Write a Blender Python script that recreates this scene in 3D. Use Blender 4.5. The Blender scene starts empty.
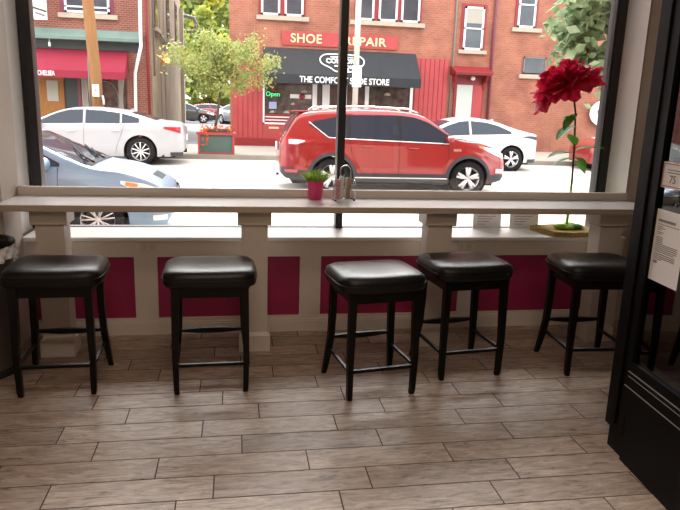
import bpy, math, random
from mathutils import Vector, Matrix
random.seed(7)
SC = bpy.context.scene
COL = SC.collection
# ---------------------------------------------------------------- camera
F_PX, PITCH, ROLL, YAW = 637.5, .22727, .03234, .16437
def cam_matrix():
    cw, sw = math.cos(YAW), math.sin(YAW)
    A = Matrix(((cw, -sw, 0), (0, 0, -1), (sw, cw, 0)))
    cp, sp = math.cos(PITCH), math.sin(PITCH)
    P = Matrix(((1, 0, 0), (0, cp, -sp), (0, sp, cp)))
    cr, sr = math.cos(ROLL), math.sin(ROLL)
    Q = Matrix(((cr, -sr, 0), (sr, cr, 0), (0, 0, 1)))
    R = Q @ P @ A
    r, d, f = R[0], R[1], R[2]
    M = Matrix(((r[0], -d[0], -f[0]), (r[1], -d[1], -f[1]), (r[2], -d[2], -f[2]))).to_4x4()
    M.translation = Vector((0, 0, 1.72))
    return M
cd = bpy.data.cameras.new('camera')
cd.sensor_width = 36; cd.lens = F_PX/680*36; cd.clip_start = .05; cd.clip_end = 400
cam = bpy.data.objects.new('camera', cd); COL.objects.link(cam)
cam.matrix_world = cam_matrix()
SC.camera = cam
# ---------------------------------------------------------------- light
w = bpy.data.worlds.new('overcast_sky'); SC.world = w; w.use_nodes = True
nt = w.node_tree; bg = nt.nodes['Background']
tc = nt.nodes.new('ShaderNodeTexCoord'); sp = nt.nodes.new('ShaderNodeSeparateXYZ')
rm = nt.nodes.new('ShaderNodeValToRGB')
rm.color_ramp.elements[0].position = .0; rm.color_ramp.elements[0].color = (.80, .84, .88, 1)
rm.color_ramp.elements[1].position = .6; rm.color_ramp.elements[1].color = (1, 1, 1, 1)
nt.links.new(tc.outputs['Generated'], sp.inputs[0]); nt.links.new(sp.outputs['Z'], rm.inputs[0])
nt.links.new(rm.outputs[0], bg.inputs[0]); bg.inputs[1].default_value = 4.6
def light(name, kind, loc, energy, color=(1, 1, 1), size=1, size_y=None, rot=(0, 0, 0)):
    l = bpy.data.lights.new(name, kind); l.energy = energy; l.color = color
    if kind == 'AREA':
        l.size = size
        if size_y: l.shape = 'RECTANGLE'; l.size_y = size_y
    if kind == 'SUN': l.angle = size
    o = bpy.data.objects.new(name, l); COL.objects.link(o); o.location = loc; o.rotation_euler = rot
    return o
light('sun', 'SUN', (0, 0, 20), 8.0, (1, .98, .95), math.radians(50), rot=(math.radians(-42), math.radians(8), 0))
light('ceiling_light', 'AREA', (.3, 1.7, 3.8), 22, (1, .80, .63), 1.6, .5)
light('ceiling_light', 'AREA', (.3, -.9, 3.8), 50, (1, .80, .63), 1.6, .5)
SC.view_settings.view_transform = 'Standard'; SC.view_settings.look = 'None'
SC.view_settings.gamma = 1; SC.view_settings.use_curve_mapping = False
SC.view_settings.exposure = 0.0
SC.cycles.use_denoising = True
SC.cycles.max_bounces = 8; SC.cycles.transparent_max_bounces = 12
SC.cycles.sample_clamp_indirect = 6
# ---------------------------------------------------------------- materials
def mat(name, col, rough=.6, metal=0, noise=None, nscale=8, coat=0, emit=None, estr=1, spec=.5, bump=0, bscale=60, stretch=None):
    m = bpy.data.materials.new(name); m.use_nodes = True
    n = m.node_tree; b = n.nodes['Principled BSDF']
    b.inputs['Base Color'].default_value = (*col, 1); b.inputs['Roughness'].default_value = rough
    b.inputs['Metallic'].default_value = metal; b.inputs['Coat Weight'].default_value = coat
    b.inputs['Specular IOR Level'].default_value = spec
    b.inputs['Coat Roughness'].default_value = .05
    if emit: b.inputs['Emission Color'].default_value = (*emit, 1); b.inputs['Emission Strength'].default_value = estr
    if noise or bump:
        g = n.nodes.new('ShaderNodeNewGeometry'); mp = n.nodes.new('ShaderNodeMapping')
        n.links.new(g.outputs['Position'], mp.inputs[0])
        if stretch: mp.inputs['Scale'].default_value = stretch
    if noise:
        t = n.nodes.new('ShaderNodeTexNoise'); t.inputs['Scale'].default_value = nscale; t.inputs['Detail'].default_value = 6
        r = n.nodes.new('ShaderNodeValToRGB')
        r.color_ramp.elements[0].position = .3; r.color_ramp.elements[1].position = .7
        r.color_ramp.elements[0].color = (*noise, 1); r.color_ramp.elements[1].color = (*col, 1)
        n.links.new(mp.outputs[0], t.inputs[0]); n.links.new(t.outputs[0], r.inputs[0]); n.links.new(r.outputs[0], b.inputs['Base Color'])
    if bump:
        t2 = n.nodes.new('ShaderNodeTexNoise'); t2.inputs['Scale'].default_value = bscale
        bp = n.nodes.new('ShaderNodeBump'); bp.inputs['Strength'].default_value = bump; bp.inputs['Distance'].default_value = .01
        n.links.new(mp.outputs[0], t2.inputs[0]); n.links.new(t2.outputs[0], bp.inputs['Height']); n.links.new(bp.outputs[0], b.inputs['Normal'])
    return m
def brick_mat(name, c1, c2, mortar, bw=.21, bh=.075, axis='X', ms=.012):
    m = bpy.data.materials.new(name); m.use_nodes = True
    n = m.node_tree; b = n.nodes['Principled BSDF']; b.inputs['Roughness'].default_value = .9
    g = n.nodes.new('ShaderNodeNewGeometry'); s = n.nodes.new('ShaderNodeSeparateXYZ'); c = n.nodes.new('ShaderNodeCombineXYZ')
    n.links.new(g.outputs['Position'], s.inputs[0]); n.links.new(s.outputs[axis], c.inputs[0]); n.links.new(s.outputs['Z'], c.inputs[1])
    t = n.nodes.new('ShaderNodeTexBrick'); n.links.new(c.outputs[0], t.inputs[0])
    t.inputs['Color1'].default_value = (*c1, 1); t.inputs['Color2'].default_value = (*c2, 1); t.inputs['Mortar'].default_value = (*mortar, 1)
    t.inputs['Scale'].default_value = 1; t.inputs['Mortar Size'].default_value = ms
    t.inputs['Brick Width'].default_value = bw; t.inputs['Row Height'].default_value = bh
    nz = n.nodes.new('ShaderNodeTexNoise'); nz.inputs['Scale'].default_value = 1.6; nz.inputs['Detail'].default_value = 7
    n.links.new(g.outputs['Position'], nz.inputs[0])
    mx = n.nodes.new('ShaderNodeMix'); mx.data_type = 'RGBA'; mx.blend_type = 'MULTIPLY'
    r = n.nodes.new('ShaderNodeValToRGB'); r.color_ramp.elements[0].color = (.72, .68, .68, 1); r.color_ramp.elements[0].position = .3
    r.color_ramp.elements[1].color = (1.1, 1.08, 1.05, 1); r.color_ramp.elements[1].position = .7
    n.links.new(nz.outputs[0], r.inputs[0]); mx.inputs[0].default_value = 1
    n.links.new(t.outputs['Color'], mx.inputs[6]); n.links.new(r.outputs[0], mx.inputs[7]); n.links.new(mx.outputs[2], b.inputs['Base Color'])
    return m
def glass_mat(name, tint=(1, 1, 1), ior=1.45):
    m = bpy.data.materials.new(name); m.use_nodes = True; n = m.node_tree
    n.nodes.remove(n.nodes['Principled BSDF']); out = n.nodes['Material Output']
    t = n.nodes.new('ShaderNodeBsdfTransparent'); t.inputs[0].default_value = (*tint, 1)
    g = n.nodes.new('ShaderNodeBsdfGlossy'); g.inputs['Roughness'].default_value = .02
    f = n.nodes.new('ShaderNodeFresnel'); f.inputs[0].default_value = ior
    x = n.nodes.new('ShaderNodeMixShader')
    n.links.new(f.outputs[0], x.inputs[0]); n.links.new(t.outputs[0], x.inputs[1]); n.links.new(g.outputs[0], x.inputs[2]); n.links.new(x.outputs[0], out.inputs[0])
    return m
def leaf_mat(name, cols, scale=3):
    m = mat(name, cols[0], .55); n = m.node_tree; b = n.nodes['Principled BSDF']
    g = n.nodes.new('ShaderNodeNewGeometry'); t = n.nodes.new('ShaderNodeTexNoise'); t.inputs['Scale'].default_value = scale; t.inputs['Detail'].default_value = 4
    r = n.nodes.new('ShaderNodeValToRGB'); e = r.color_ramp.elements
    e[0].position = .3; e[0].color = (*cols[0], 1); e[1].position = .7; e[1].color = (*cols[-1], 1)
    if len(cols) > 2: k = e.new(.5); k.color = (*cols[1], 1)
    n.links.new(g.outputs['Position'], t.inputs[0]); n.links.new(t.outputs[0], r.inputs[0]); n.links.new(r.outputs[0], b.inputs['Base Color'])
    b.inputs['Subsurface Weight'].default_value = 0
    tr = n.nodes.new('ShaderNodeBsdfTranslucent'); n.links.new(r.outputs[0], tr.inputs[0])
    mx = n.nodes.new('ShaderNodeMixShader'); mx.inputs[0].default_value = .4
    n.links.new(b.outputs[0], mx.inputs[1]); n.links.new(tr.outputs[0], mx.inputs[2]); n.links.new(mx.outputs[0], n.nodes['Material Output'].inputs[0])
    return m
def floor_mat():
    m = bpy.data.materials.new('wood_look_tile'); m.use_nodes = True
    n = m.node_tree; b = n.nodes['Principled BSDF']; b.inputs['Roughness'].default_value = .46
    at = n.nodes.new('ShaderNodeAttribute'); at.attribute_name = 'tone'
    g = n.nodes.new('ShaderNodeNewGeometry')
    add = n.nodes.new('ShaderNodeVectorMath'); add.operation = 'MULTIPLY_ADD'
    n.links.new(at.outputs['Color'], add.inputs[0]); add.inputs[1].default_value = (37, 51, 0)
    mp = n.nodes.new('ShaderNodeMapping'); mp.inputs['Scale'].default_value = (5, 26, 1)
    n.links.new(g.outputs['Position'], mp.inputs[0]); n.links.new(mp.outputs[0], add.inputs[2])
    t = n.nodes.new('ShaderNodeTexNoise'); t.inputs['Scale'].default_value = 1.3; t.inputs['Detail'].default_value = 10; t.inputs['Roughness'].default_value = .74
    t.inputs['Distortion'].default_value = .9
    n.links.new(add.outputs[0], t.inputs[0])
    r = n.nodes.new('ShaderNodeValToRGB'); e = r.color_ramp.elements
    e[0].position = .34; e[0].color = (.12, .074, .05, 1); e[1].position = .66; e[1].color = (.60, .475, .375, 1)
    k = e.new(.44); k.color = (.33, .245, .185, 1); k = e.new(.53); k.color = (.45, .345, .27, 1)
    n.links.new(t.outputs[0], r.inputs[0])
    mx = n.nodes.new('ShaderNodeMix'); mx.data_type = 'RGBA'; mx.blend_type = 'MULTIPLY'; mx.inputs[0].default_value = 1
    r2 = n.nodes.new('ShaderNodeValToRGB'); r2.color_ramp.elements[0].color = (.72, .68, .65, 1); r2.color_ramp.elements[1].color = (1.0, 1.0, 1.0, 1)
    sx = n.nodes.new('ShaderNodeSeparateXYZ'); n.links.new(at.outputs['Color'], sx.inputs[0]); n.links.new(sx.outputs[0], r2.inputs[0])
    n.links.new(r.outputs[0], mx.inputs[6]); n.links.new(r2.outputs[0], mx.inputs[7]); n.links.new(mx.outputs[2], b.inputs['Base Color'])
    bp = n.nodes.new('ShaderNodeBump'); bp.inputs['Strength'].default_value = .25; bp.inputs['Distance'].default_value = .004
    n.links.new(t.outputs[0], bp.inputs['Height']); n.links.new(bp.outputs[0], b.inputs['Normal'])
    return m
def wood_mat(name, c1, c2, rough=.8, stretch=(14, 14, 1.2)):
    return mat(name, c1, rough, noise=c2, nscale=2, bump=.3, bscale=4, stretch=stretch)
M = dict(
    paint=mat('cream_paint', (.70, .63, .555), .45, noise=(.67, .60, .53), nscale=2),
    edge=mat('beige_edge_band', (.50, .42, .34), .5), sill=mat('white_sill_paint', (.84, .82, .79), .35),
    laminate=mat('white_laminate', (.80, .785, .79), .22, noise=(.75, .735, .745), nscale=5, stretch=(.4, 6, 1)),
    magenta=mat('magenta_wall_paint', (.34, .018, .085), .5, noise=(.31, .016, .078), nscale=4),
    blackframe=mat('black_window_frame', (.018, .017, .018), .35),
    floor=floor_mat(), grout=mat('dark_grout', (.045, .03, .022), .9),
    plaster=mat('ceiling_plaster', (.8, .78, .75), .9), pier=mat('beige_wall_paint', (.56, .49, .42), .7, noise=(.52, .455, .39), nscale=1.5),
    leather=mat('black_leather', (.006, .006, .007), .36, spec=.42, bump=.15, bscale=220),
    blackwood=mat('black_wood', (.003, .003, .003), .42, spec=.25), fridge=mat('black_enamel', (.002, .002, .002), .45, spec=.12),
    trimline=mat('grey_trim', (.20, .19, .18), .35), rubber=mat('rubber', (.012, .012, .013), .75),
    cavity=mat('dark_cooler_lining', (.035, .033, .032), .6),
    glass=glass_mat('window_glass'), coolglass=glass_mat('cooler_glass', (.50, .53, .53), 2.3),
    paper=mat('white_paper', (.80, .77, .75), .8), ink=mat('grey_ink', (.25, .22, .22), .8), redink=mat('red_ink', (.5, .12, .08), .8),
    chrome=mat('chrome', (.75, .75, .76), .12, 1), pink=mat('pink_pot', (.62, .018, .14), .35), kraft=mat('brown_packets', (.45, .36, .25), .8),
    pinkpaper=mat('pink_packets', (.75, .42, .45), .8), whitepaper=mat('white_packets', (.8, .78, .74), .8),
    plastic=mat('plate_plastic', (.62, .57, .51), .5), darkslot=mat('dark_slot', (.05, .045, .04), .8),
    grass=leaf_mat('toy_grass', [(.10, .22, .02), (.28, .42, .06), (.40, .52, .10)], 60),
    petal=leaf_mat('crimson_petal', [(.42, .005, .03), (.68, .012, .065), (.90, .035, .12)], 14),
    leaf=leaf_mat('silk_leaf', [(.05, .17, .015), (.11, .34, .03)], 20), leafgreen=mat('green_leaf', (.10, .30, .03), .6), lime=mat('lime_leaf', (.38, .62, .02), .6),
    stem=mat('dark_stem', (.05, .035, .012), .6), limestem=mat('lime_stem', (.22, .50, .03), .5),
    coir=mat('coir_mat', (.55, .36, .13), .95, noise=(.32, .20, .07), nscale=60, bump=.8, bscale=120),
    bag=mat('plastic_bag', (.85, .85, .87), .25), bin=mat('bin_steel', (.10, .09, .085), .4, .3),
    asphalt=mat('pale_concrete_road', (0.527, 0.501, 0.451), .95, noise=(0.468, 0.442, 0.395), nscale=.7, bump=.2, bscale=40),
    concrete=mat('sidewalk_concrete', (0.370, 0.330, 0.284), .9, noise=(0.330, 0.297, 0.257), nscale=1.2), curb=mat('curb_concrete', (0.277, 0.251, 0.218), .9, noise=(0.224, 0.205, 0.178), nscale=3),
    crack=mat('tar_crack', (.20, .19, .18), .9), lane=mat('alley_asphalt', (0.178, 0.178, 0.191), .9, noise=(0.152, 0.152, 0.165), nscale=1),
    brick=brick_mat('orange_red_brick', (.37, .125, .072), (.30, .090, .052), (.30, .17, .125)),
    brick2=brick_mat('dark_red_brick', (.26, .065, .04), (.19, .042, .028), (.27, .18, .14), bw=.17, bh=.068, ms=.011),
    stucco=mat('beige_stucco', (.34, .27, .17), .9, noise=(.22, .175, .115), nscale=1.2, bump=.3, bscale=8),
    stone=mat('sill_stone', (0.409, 0.350, 0.277), .9, noise=(0.363, 0.310, 0.244), nscale=5),
    redwood=mat('red_painted_wood', (.40, .048, .050), .6, noise=(.33, .038, .042), nscale=3), redtrim=mat('red_trim', (0.224, 0.012, 0.015), .5),
    paledoor=mat('pale_door', (.46, .50, .46), .5), purple=mat('purple_trim', (0.145, 0.023, 0.046), .5),
    whiteframe=mat('white_window_frame', (0.720, 0.711, 0.720), .5), darkglass=mat('dark_glass', (.035, .045, .055), .06, noise=(.08, .09, .10), nscale=1.5),
    shopglass=mat('shop_interior', (.02, .018, .018), .12, noise=(.10, .07, .06), nscale=5),
    curtain=mat('pale_curtain', (0.330, 0.310, 0.264), .9), blackcanvas=mat('black_canvas', (0.018, 0.021, 0.026), .8),
    crimson=mat('crimson_canvas', (.25, .010, .032), .8), white=mat('white_paint', (0.779, 0.779, 0.779), .5), cream=mat('cream_letter', (0.640, 0.544, 0.304), .5),
    copper=mat('green_cornice', (0.145, 0.218, 0.185), .6, noise=(0.106, 0.165, 0.145), nscale=2), darkgreen=mat('dark_green_paint', (.018, .032, .032), .5),
    oak=wood_mat('orange_oak', (0.290, 0.125, 0.026), (0.224, 0.086, 0.017)), pole=wood_mat('utility_pole_wood', (0.304, 0.155, 0.056), (0.224, 0.099, 0.033)),
    polepaint=mat('pole_paint', (0.527, 0.493, 0.442), .6), green=mat('green_planter_paint', (0.066, 0.112, 0.092), .7), orange=mat('orange_flower', (.75, .12, .02), .6),
    bark=mat('bark', (0.106, 0.073, 0.046), .9, noise=(0.059, 0.040, 0.026), nscale=12), soil=mat('soil', (.18, .12, .08), .95),
    treeleaf=leaf_mat('street_tree_leaf', [(.20, .27, .07), (.34, .39, .12), (.46, .44, .14)], 2.2),
    backleaf=leaf_mat('yellow_green_leaf', [(.13, .20, .045), (.30, .36, .07), (.56, .52, .06)], .5),
    mapleleaf=leaf_mat('maple_leaf', [(.10, .17, .07), (.24, .33, .17), (.40, .47, .30)], 3),
    lampglow=mat('lamp_glow', (1, .6, .3), .4, emit=(1, .42, .16), estr=6), orangecase=mat('orange_case', (.7, .22, .06), .5),
    neon=mat('green_neon', (.05, .7, .25), .4, emit=(.05, .8, .3), estr=.8), bluesign=mat('blue_sign', (.30, .36, .55), .5),
    cladding=mat('grey_cladding', (.045, .048, .058), .5, spec=.3), tyre=mat('tyre', (.012, .012, .014), .85, spec=.2),
    alloy=mat('alloy', (.72, .72, .73), .25, .6), carglass=mat('car_glass', (.022, .032, .048), .06, spec=.35),
    carred=mat('red_car_paint', (0.277, 0.008, 0.009), .28, .25, coat=1), carwhite=mat('white_car_paint', (.60, .61, .62), .3, coat=.6),
    carpearl=mat('pearl_car_paint', (.40, .41, .43), .3, coat=.6), carblue=mat('steel_blue_paint', (.20, .30, .42), .3, .3, coat=.35), carblack=mat('black_car_paint', (.02, .025, .03), .2, coat=1), carsilver=mat('silver_car_paint', (0.330, 0.330, 0.343), .25, .5, coat=1),
    lamp_red=mat('tail_lamp', (0.396, 0.013, 0.020), .15, coat=1), lamp_clear=mat('head_lamp', (.75, .74, .74), .15, coat=1), lamp_orange=mat('orange_lamp', (.85, .22, .05), .2),
    dark=mat('dark_underbody', (.012, .012, .013), .9), gutter=mat('grey_gutter', (0.145, 0.139, 0.132), .6),
)
# ---------------------------------------------------------------- mesh helpers
class MB:
    def __init__(s): s.v = []; s.f = []; s.smooth = []
    def add(s, vs, fs, smooth=False):
        o = len(s.v); s.v += [tuple(v) for v in vs]; s.f += [tuple(i+o for i in f) for f in fs]; s.smooth += [smooth]*len(fs); return s
    def box(s, x0, x1, y0, y1, z0, z1, mtx=None):
        vs = [Vector((x, y, z)) for x in (x0, x1) for y in (y0, y1) for z in (z0, z1)]
        if mtx: vs = [mtx @ v for v in vs]
        return s.add(vs, [(0, 1, 3, 2), (4, 6, 7, 5), (0, 4, 5, 1), (2, 3, 7, 6), (0, 2, 6, 4), (1, 5, 7, 3)])
    def bbox(s, x0, x1, y0, y1, z0, z1, b=.01):
        # box with chamfered edges
        vs = []; xs = (x0, x1); ys = (y0, y1); zs = (z0, z1)
        import itertools
        idx = {}
        for i, j, k in itertools.product((0, 1), repeat=3):
            sx, sy, sz = (1, -1)[i], (1, -1)[j], (1, -1)[k]
            c = (xs[i], ys[j], zs[k])
            idx[(i, j, k, 0)] = len(vs); vs.append((c[0], c[1]+sy*b, c[2]+sz*b))
            idx[(i, j, k, 1)] = len(vs); vs.append((c[0]+sx*b, c[1], c[2]+sz*b))
            idx[(i, j, k, 2)] = len(vs); vs.append((c[0]+sx*b, c[1]+sy*b, c[2]))
        fs = []
        for i in (0, 1): fs.append([idx[(i, 0, 0, 0)], idx[(i, 1, 0, 0)], idx[(i, 1, 1, 0)], idx[(i, 0, 1, 0)]])
        for j in (0, 1): fs.append([idx[(0, j, 0, 1)], idx[(1, j, 0, 1)], idx[(1, j, 1, 1)], idx[(0, j, 1, 1)]])
        for k in (0, 1): fs.append([idx[(0, 0, k, 2)], idx[(1, 0, k, 2)], idx[(1, 1, k, 2)], idx[(0, 1, k, 2)]])
        for j in (0, 1):
            for k in (0, 1): fs.append([idx[(0, j, k, 1)], idx[(1, j, k, 1)], idx[(1, j, k, 2)], idx[(0, j, k, 2)]])
        for i in (0, 1):
            for k in (0, 1): fs.append([idx[(i, 0, k, 0)], idx[(i, 1, k, 0)], idx[(i, 1, k, 2)], idx[(i, 0, k, 2)]])
        for i in (0, 1):
            for j in (0, 1): fs.append([idx[(i, j, 0, 0)], idx[(i, j, 1, 0)], idx[(i, j, 1, 1)], idx[(i, j, 0, 1)]])
        for i, j, k in itertools.product((0, 1), repeat=3): fs.append([idx[(i, j, k, q)] for q in range(3)])
        return s.add(vs, fs)
    def tube(s, pts, r, n=8, cap=True):
        pts = [Vector(p) for p in pts]; rs = r if isinstance(r, (list, tuple)) else [r]*len(pts)
        vs = []; fs = []; prev = None
        for i, p in enumerate(pts):
            t = (pts[min(i+1, len(pts)-1)]-pts[max(i-1, 0)]).normalized()
            if prev is None: u = t.orthogonal().normalized()
            else: u = (prev - t*prev.dot(t)).normalized()
            prev = u; v = t.cross(u)
            for k in range(n):
                a = 2*math.pi*k/n; vs.append(p+(u*math.cos(a)+v*math.sin(a))*rs[i])
        for i in range(len(pts)-1):
            for k in range(n): fs.append((i*n+k, i*n+(k+1) % n, (i+1)*n+(k+1) % n, (i+1)*n+k))
        if cap: fs.append(tuple(range(n))[::-1]); fs.append(tuple((len(pts)-1)*n+k for k in range(n)))
        return s.add(vs, fs, True)
    def sqtube(s, pts, hw):
        # square section bar along mostly vertical path; hw list of (hx, hy)
        vs = []; fs = []
        for p, (a, b) in zip(pts, hw): vs += [(p[0]-a, p[1]-b, p[2]), (p[0]+a, p[1]-b, p[2]), (p[0]+a, p[1]+b, p[2]), (p[0]-a, p[1]+b, p[2])]
        for i in range(len(pts)-1):
            for k in range(4): fs.append((i*4+k, i*4+(k+1) % 4, (i+1)*4+(k+1) % 4, (i+1)*4+k))
        fs += [(3, 2, 1, 0), tuple((len(pts)-1)*4+k for k in range(4))]
        return s.add(vs, fs)
    def lathe(s, prof, c=(0, 0, 0), n=24, axis='z'):
        vs = []; fs = []
        for r, h in prof:
            for k in range(n):
                a = 2*math.pi*k/n; x, y = r*math.cos(a), r*math.sin(a)
                v = (x, y, h) if axis == 'z' else (x, h, y)
                vs.append((v[0]+c[0], v[1]+c[1], v[2]+c[2]))
        for i in range(len(prof)-1):
            for k in range(n): fs.append((i*n+k, i*n+(k+1) % n, (i+1)*n+(k+1) % n, (i+1)*n+k))
        return s.add(vs, fs, True)
    def prism(s, poly, a0, a1, plane='xz'):
        # polygon in plane extruded along the remaining axis
        n = len(poly)
        def P(p, t): return (p[0], t, p[1]) if plane == 'xz' else ((t, p[0], p[1]) if plane == 'yz' else (p[0], p[1], t))
        vs = [P(p, a0) for p in poly]+[P(p, a1) for p in poly]
        fs = [tuple(range(n)), tuple(range(2*n-1, n-1, -1))]+[(i, i+n, (i+1) % n+n, (i+1) % n) for i in range(n)]
        return s.add(vs, fs)
    def grid(s, fn, nu, nv, smooth=True, flip=False):
        vs = [fn(i/nu, j/nv) for i in range(nu+1) for j in range(nv+1)]; fs = []
        for i in range(nu):
            for j in range(nv):
                a = i*(nv+1)+j; q = (a, a+nv+1, a+nv+2, a+1); fs.append(q[::-1] if flip else q)
        return s.add(vs, fs, smooth)
    def build(s, name, material, parent=None, loc=None, **tags):
        me = bpy.data.meshes.new(name); me.from_pydata(s.v, [], s.f)
        me.polygons.foreach_set('use_smooth', s.smooth); me.materials.append(material); me.update()
        import bmesh
        b = bmesh.new(); b.from_mesh(me); bmesh.ops.recalc_face_normals(b, faces=b.faces[:]); b.to_mesh(me); b.free()
        o = bpy.data.objects.new(name, me); COL.objects.link(o)
        if parent: o.parent = parent
        if loc: o.location = loc
        for k, v in tags.items(): o[k] = v
        return o
def empty(name, loc=(0, 0, 0), rz=0, label=None, category=None, group=None, kind=None):
    o = bpy.data.objects.new(name, None); COL.objects.link(o); o.location = loc; o.rotation_euler = (0, 0, rz); o.empty_display_size = .1
    for k, v in (('label', label), ('category', category), ('group', group), ('kind', kind)):
        if v: o[k] = v
    return o
def tag(o, label=None, category=None, group=None, kind=None):
    for k, v in (('label', label), ('category', category), ('group', group), ('kind', kind)):
        if v: o[k] = v
    return o
def kids(o): return [c for c in bpy.data.objects if c.parent == o]
def copy_tree(o, parent=None):
    c = o.copy(); COL.objects.link(c); c.parent = parent
    for ch in kids(o): copy_tree(ch, c)
    return c
def text(name, body, size, m, loc, parent=None, rot=(math.pi/2, 0, 0), ext=.006, bold=.012, align='LEFT', sx=1, space=1):
    cu = bpy.data.curves.new(name, 'FONT'); cu.body = body; cu.size = size; cu.extrude = ext; cu.offset = bold*size; cu.align_x = align; cu.space_character = space
    t = bpy.data.objects.new(name, cu); COL.objects.link(t)
    bpy.context.view_layer.update()
    me = bpy.data.meshes.new_from_object(t.evaluated_get(bpy.context.evaluated_depsgraph_get()))
    COL.objects.unlink(t); bpy.data.objects.remove(t)
    me.materials.clear(); me.materials.append(m)
    o = bpy.data.objects.new(name, me); COL.objects.link(o); o.location = loc; o.rotation_euler = rot; o.scale = (sx, 1, 1)
    if parent: o.parent = parent
    return o
def box_obj(name, x0, x1, y0, y1, z0, z1, m, parent=None, **t): return MB().box(x0, x1, y0, y1, z0, z1).build(name, m, parent, **t)
S = dict(kind='structure')
# ================================================================ STRUCTURE : ROOM
def build_floor():
    mb = MB(); tones = []
    offs = {2: .54, 1: .02, 0: .344, -1: .618, -2: .458, 3: .12, 4: .64, 5: .50, 6: .23, -3: .21, 7: .02}
    L, W, g = .73, .185, .0034
    k = -22
    while 2.765+k*W < 4.85:
        y0 = 2.765+k*W; off = offs.get(k, random.random()*L); x = -2.6-L+(off+2.6) % L if False else off-math.ceil((off+2.6)/L)*L
        while x < 4.4:
            mb.box(x+g, x+L-g, y0+g, y0+W-g, -.012, 0)
            t = (random.random(), random.random(), random.random(), 1)
            tones += [t]*8
            x += L
        k += 1
    nf = len(mb.v)
    mb.box(-2.6, 5.2, -2.2, 4.86, -.1, -.0016); tones += [(0, 0, 0, 1)]*8
    me = bpy.data.meshes.new('floor'); me.from_pydata(mb.v, [], mb.f)
    a = me.color_attributes.new('tone', 'FLOAT_COLOR', 'POINT')
    for i, t in enumerate(tones): a.data[i].color = t
    me.materials.append(M['floor']); me.materials.append(M['grout'])
    for p in me.polygons:
        if p.vertices[0] >= nf: p.material_index = 1
    o = bpy.data.objects.new('floor', me); COL.objects.link(o); o['kind'] = 'structure'
build_floor()
YW = 4.74          # room face of the low front wall
GX0, GX1 = -1.545, 3.17   # window opening
box_obj('ceiling', -2.6, 5.2, -2.2, 5.2, 3.9, 4.05, M['plaster'], **S)
MB().box(-2.6, 5.2, -2.35, -2.2, 0, 3.9).build('wall_back', M['pier'], **S)
MB().box(-2.75, -2.6, -2.35, 4.4, 0, 3.9).box(-2.75, -1.505, 4.4, YW, 0, 3.9).build('wall_left', M['pier'], **S)
MB().box(5.2, 5.35, -2.35, 4.8, 0, 3.9).box(GX1+.0, 5.35, 4.80, 5.22, 0, 3.9).build('wall_right', M['pier'], **S)
# low front wall with frame and recessed magenta panels
wf = empty('wall_front', (0, 0, 0), **S)
b = MB().box(-2.75, GX1+.02, YW+.03, 5.22, -.35, .725)
b.box(GX0-1.2, GX0, YW, 5.22, 0, 3.9)
b.build('wall_core', M['pier'], wf)
MB().box(-12, -2.75, 4.9, 5.22, -.2, 9).box(5.35, 12, 4.9, 5.22, -.2, 9).box(-2.75, 5.35, 4.9, 5.22, 3.28, 9).build('facade', M['brick2'], wf)
pan = [(-1.5, -.75), (-.585, .477), (.64, 1.765), (1.93, 2.97)]
b = MB().box(-1.505, GX1, YW, YW+.03, .600, .722).box(-1.505, GX1, YW, YW+.03, 0, .125)
xs = [-1.505]+[v for p in pan for v in p]+[GX1]
for i in range(0, len(xs), 2):
    if xs[i+1]-xs[i] > .01: b.box(xs[i], xs[i+1], YW, YW+.03, .125, .6)
b.build('panel_frame', M['paint'], wf)
for a, c in pan: box_obj('panel', a, c, YW+.022, YW+.0299, .125, .600, M['magenta'], wf)
MB().box(-1.505, GX1, YW-.014, YW, 0, .085).box(-1.505, GX1, YW-.009, YW, .085, .1).build('baseboard_front', M['paint'], **S)
MB().bbox(-1.505, GX1, YW-.022, 5.13, .722, .752, .005).build('trim_1', M['sill'], **S)   # window sill
MB().box(-1.55, -1.505, YW, 5.12, .752, 3.28).build('trim_2', M['sill'], **S).location.x = -.035
box_obj('trim_3', GX1, GX1+.012, 4.80, 5.12, .752, 3.28, M['sill'], **S).location.x = -.004
# window
wn = empty('window_1', (0, 0, 0), **S)
fr = MB()
fr.box(-1.545, -1.452, 5.10, 5.20, .745, 3.28).box(3.072, 3.17, 5.10, 5.20, .745, 3.28)
fr.box(-1.545, 3.17, 5.10, 5.20, 3.20, 3.28).box(-1.545, 3.17, 5.135, 5.20, .745, .757)
fr.box(-1.53, -1.52, 5.09, 5.11, .76, 3.2).box(3.09, 3.10, 5.09, 5.11, .76, 3.2)
fr.build('window_frame', M['blackframe'], wn)
MB().box(.795, .853, 5.08, 5.19, .752, 3.20).build('mullion', M['blackframe'], wn)
box_obj('pane', -1.455, .797, 5.146, 5.148, .765, 3.20, M['glass'], wn)
box_obj('pane', .851, 3.074, 5.146, 5.148, .765, 3.20, M['glass'], wn)
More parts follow.
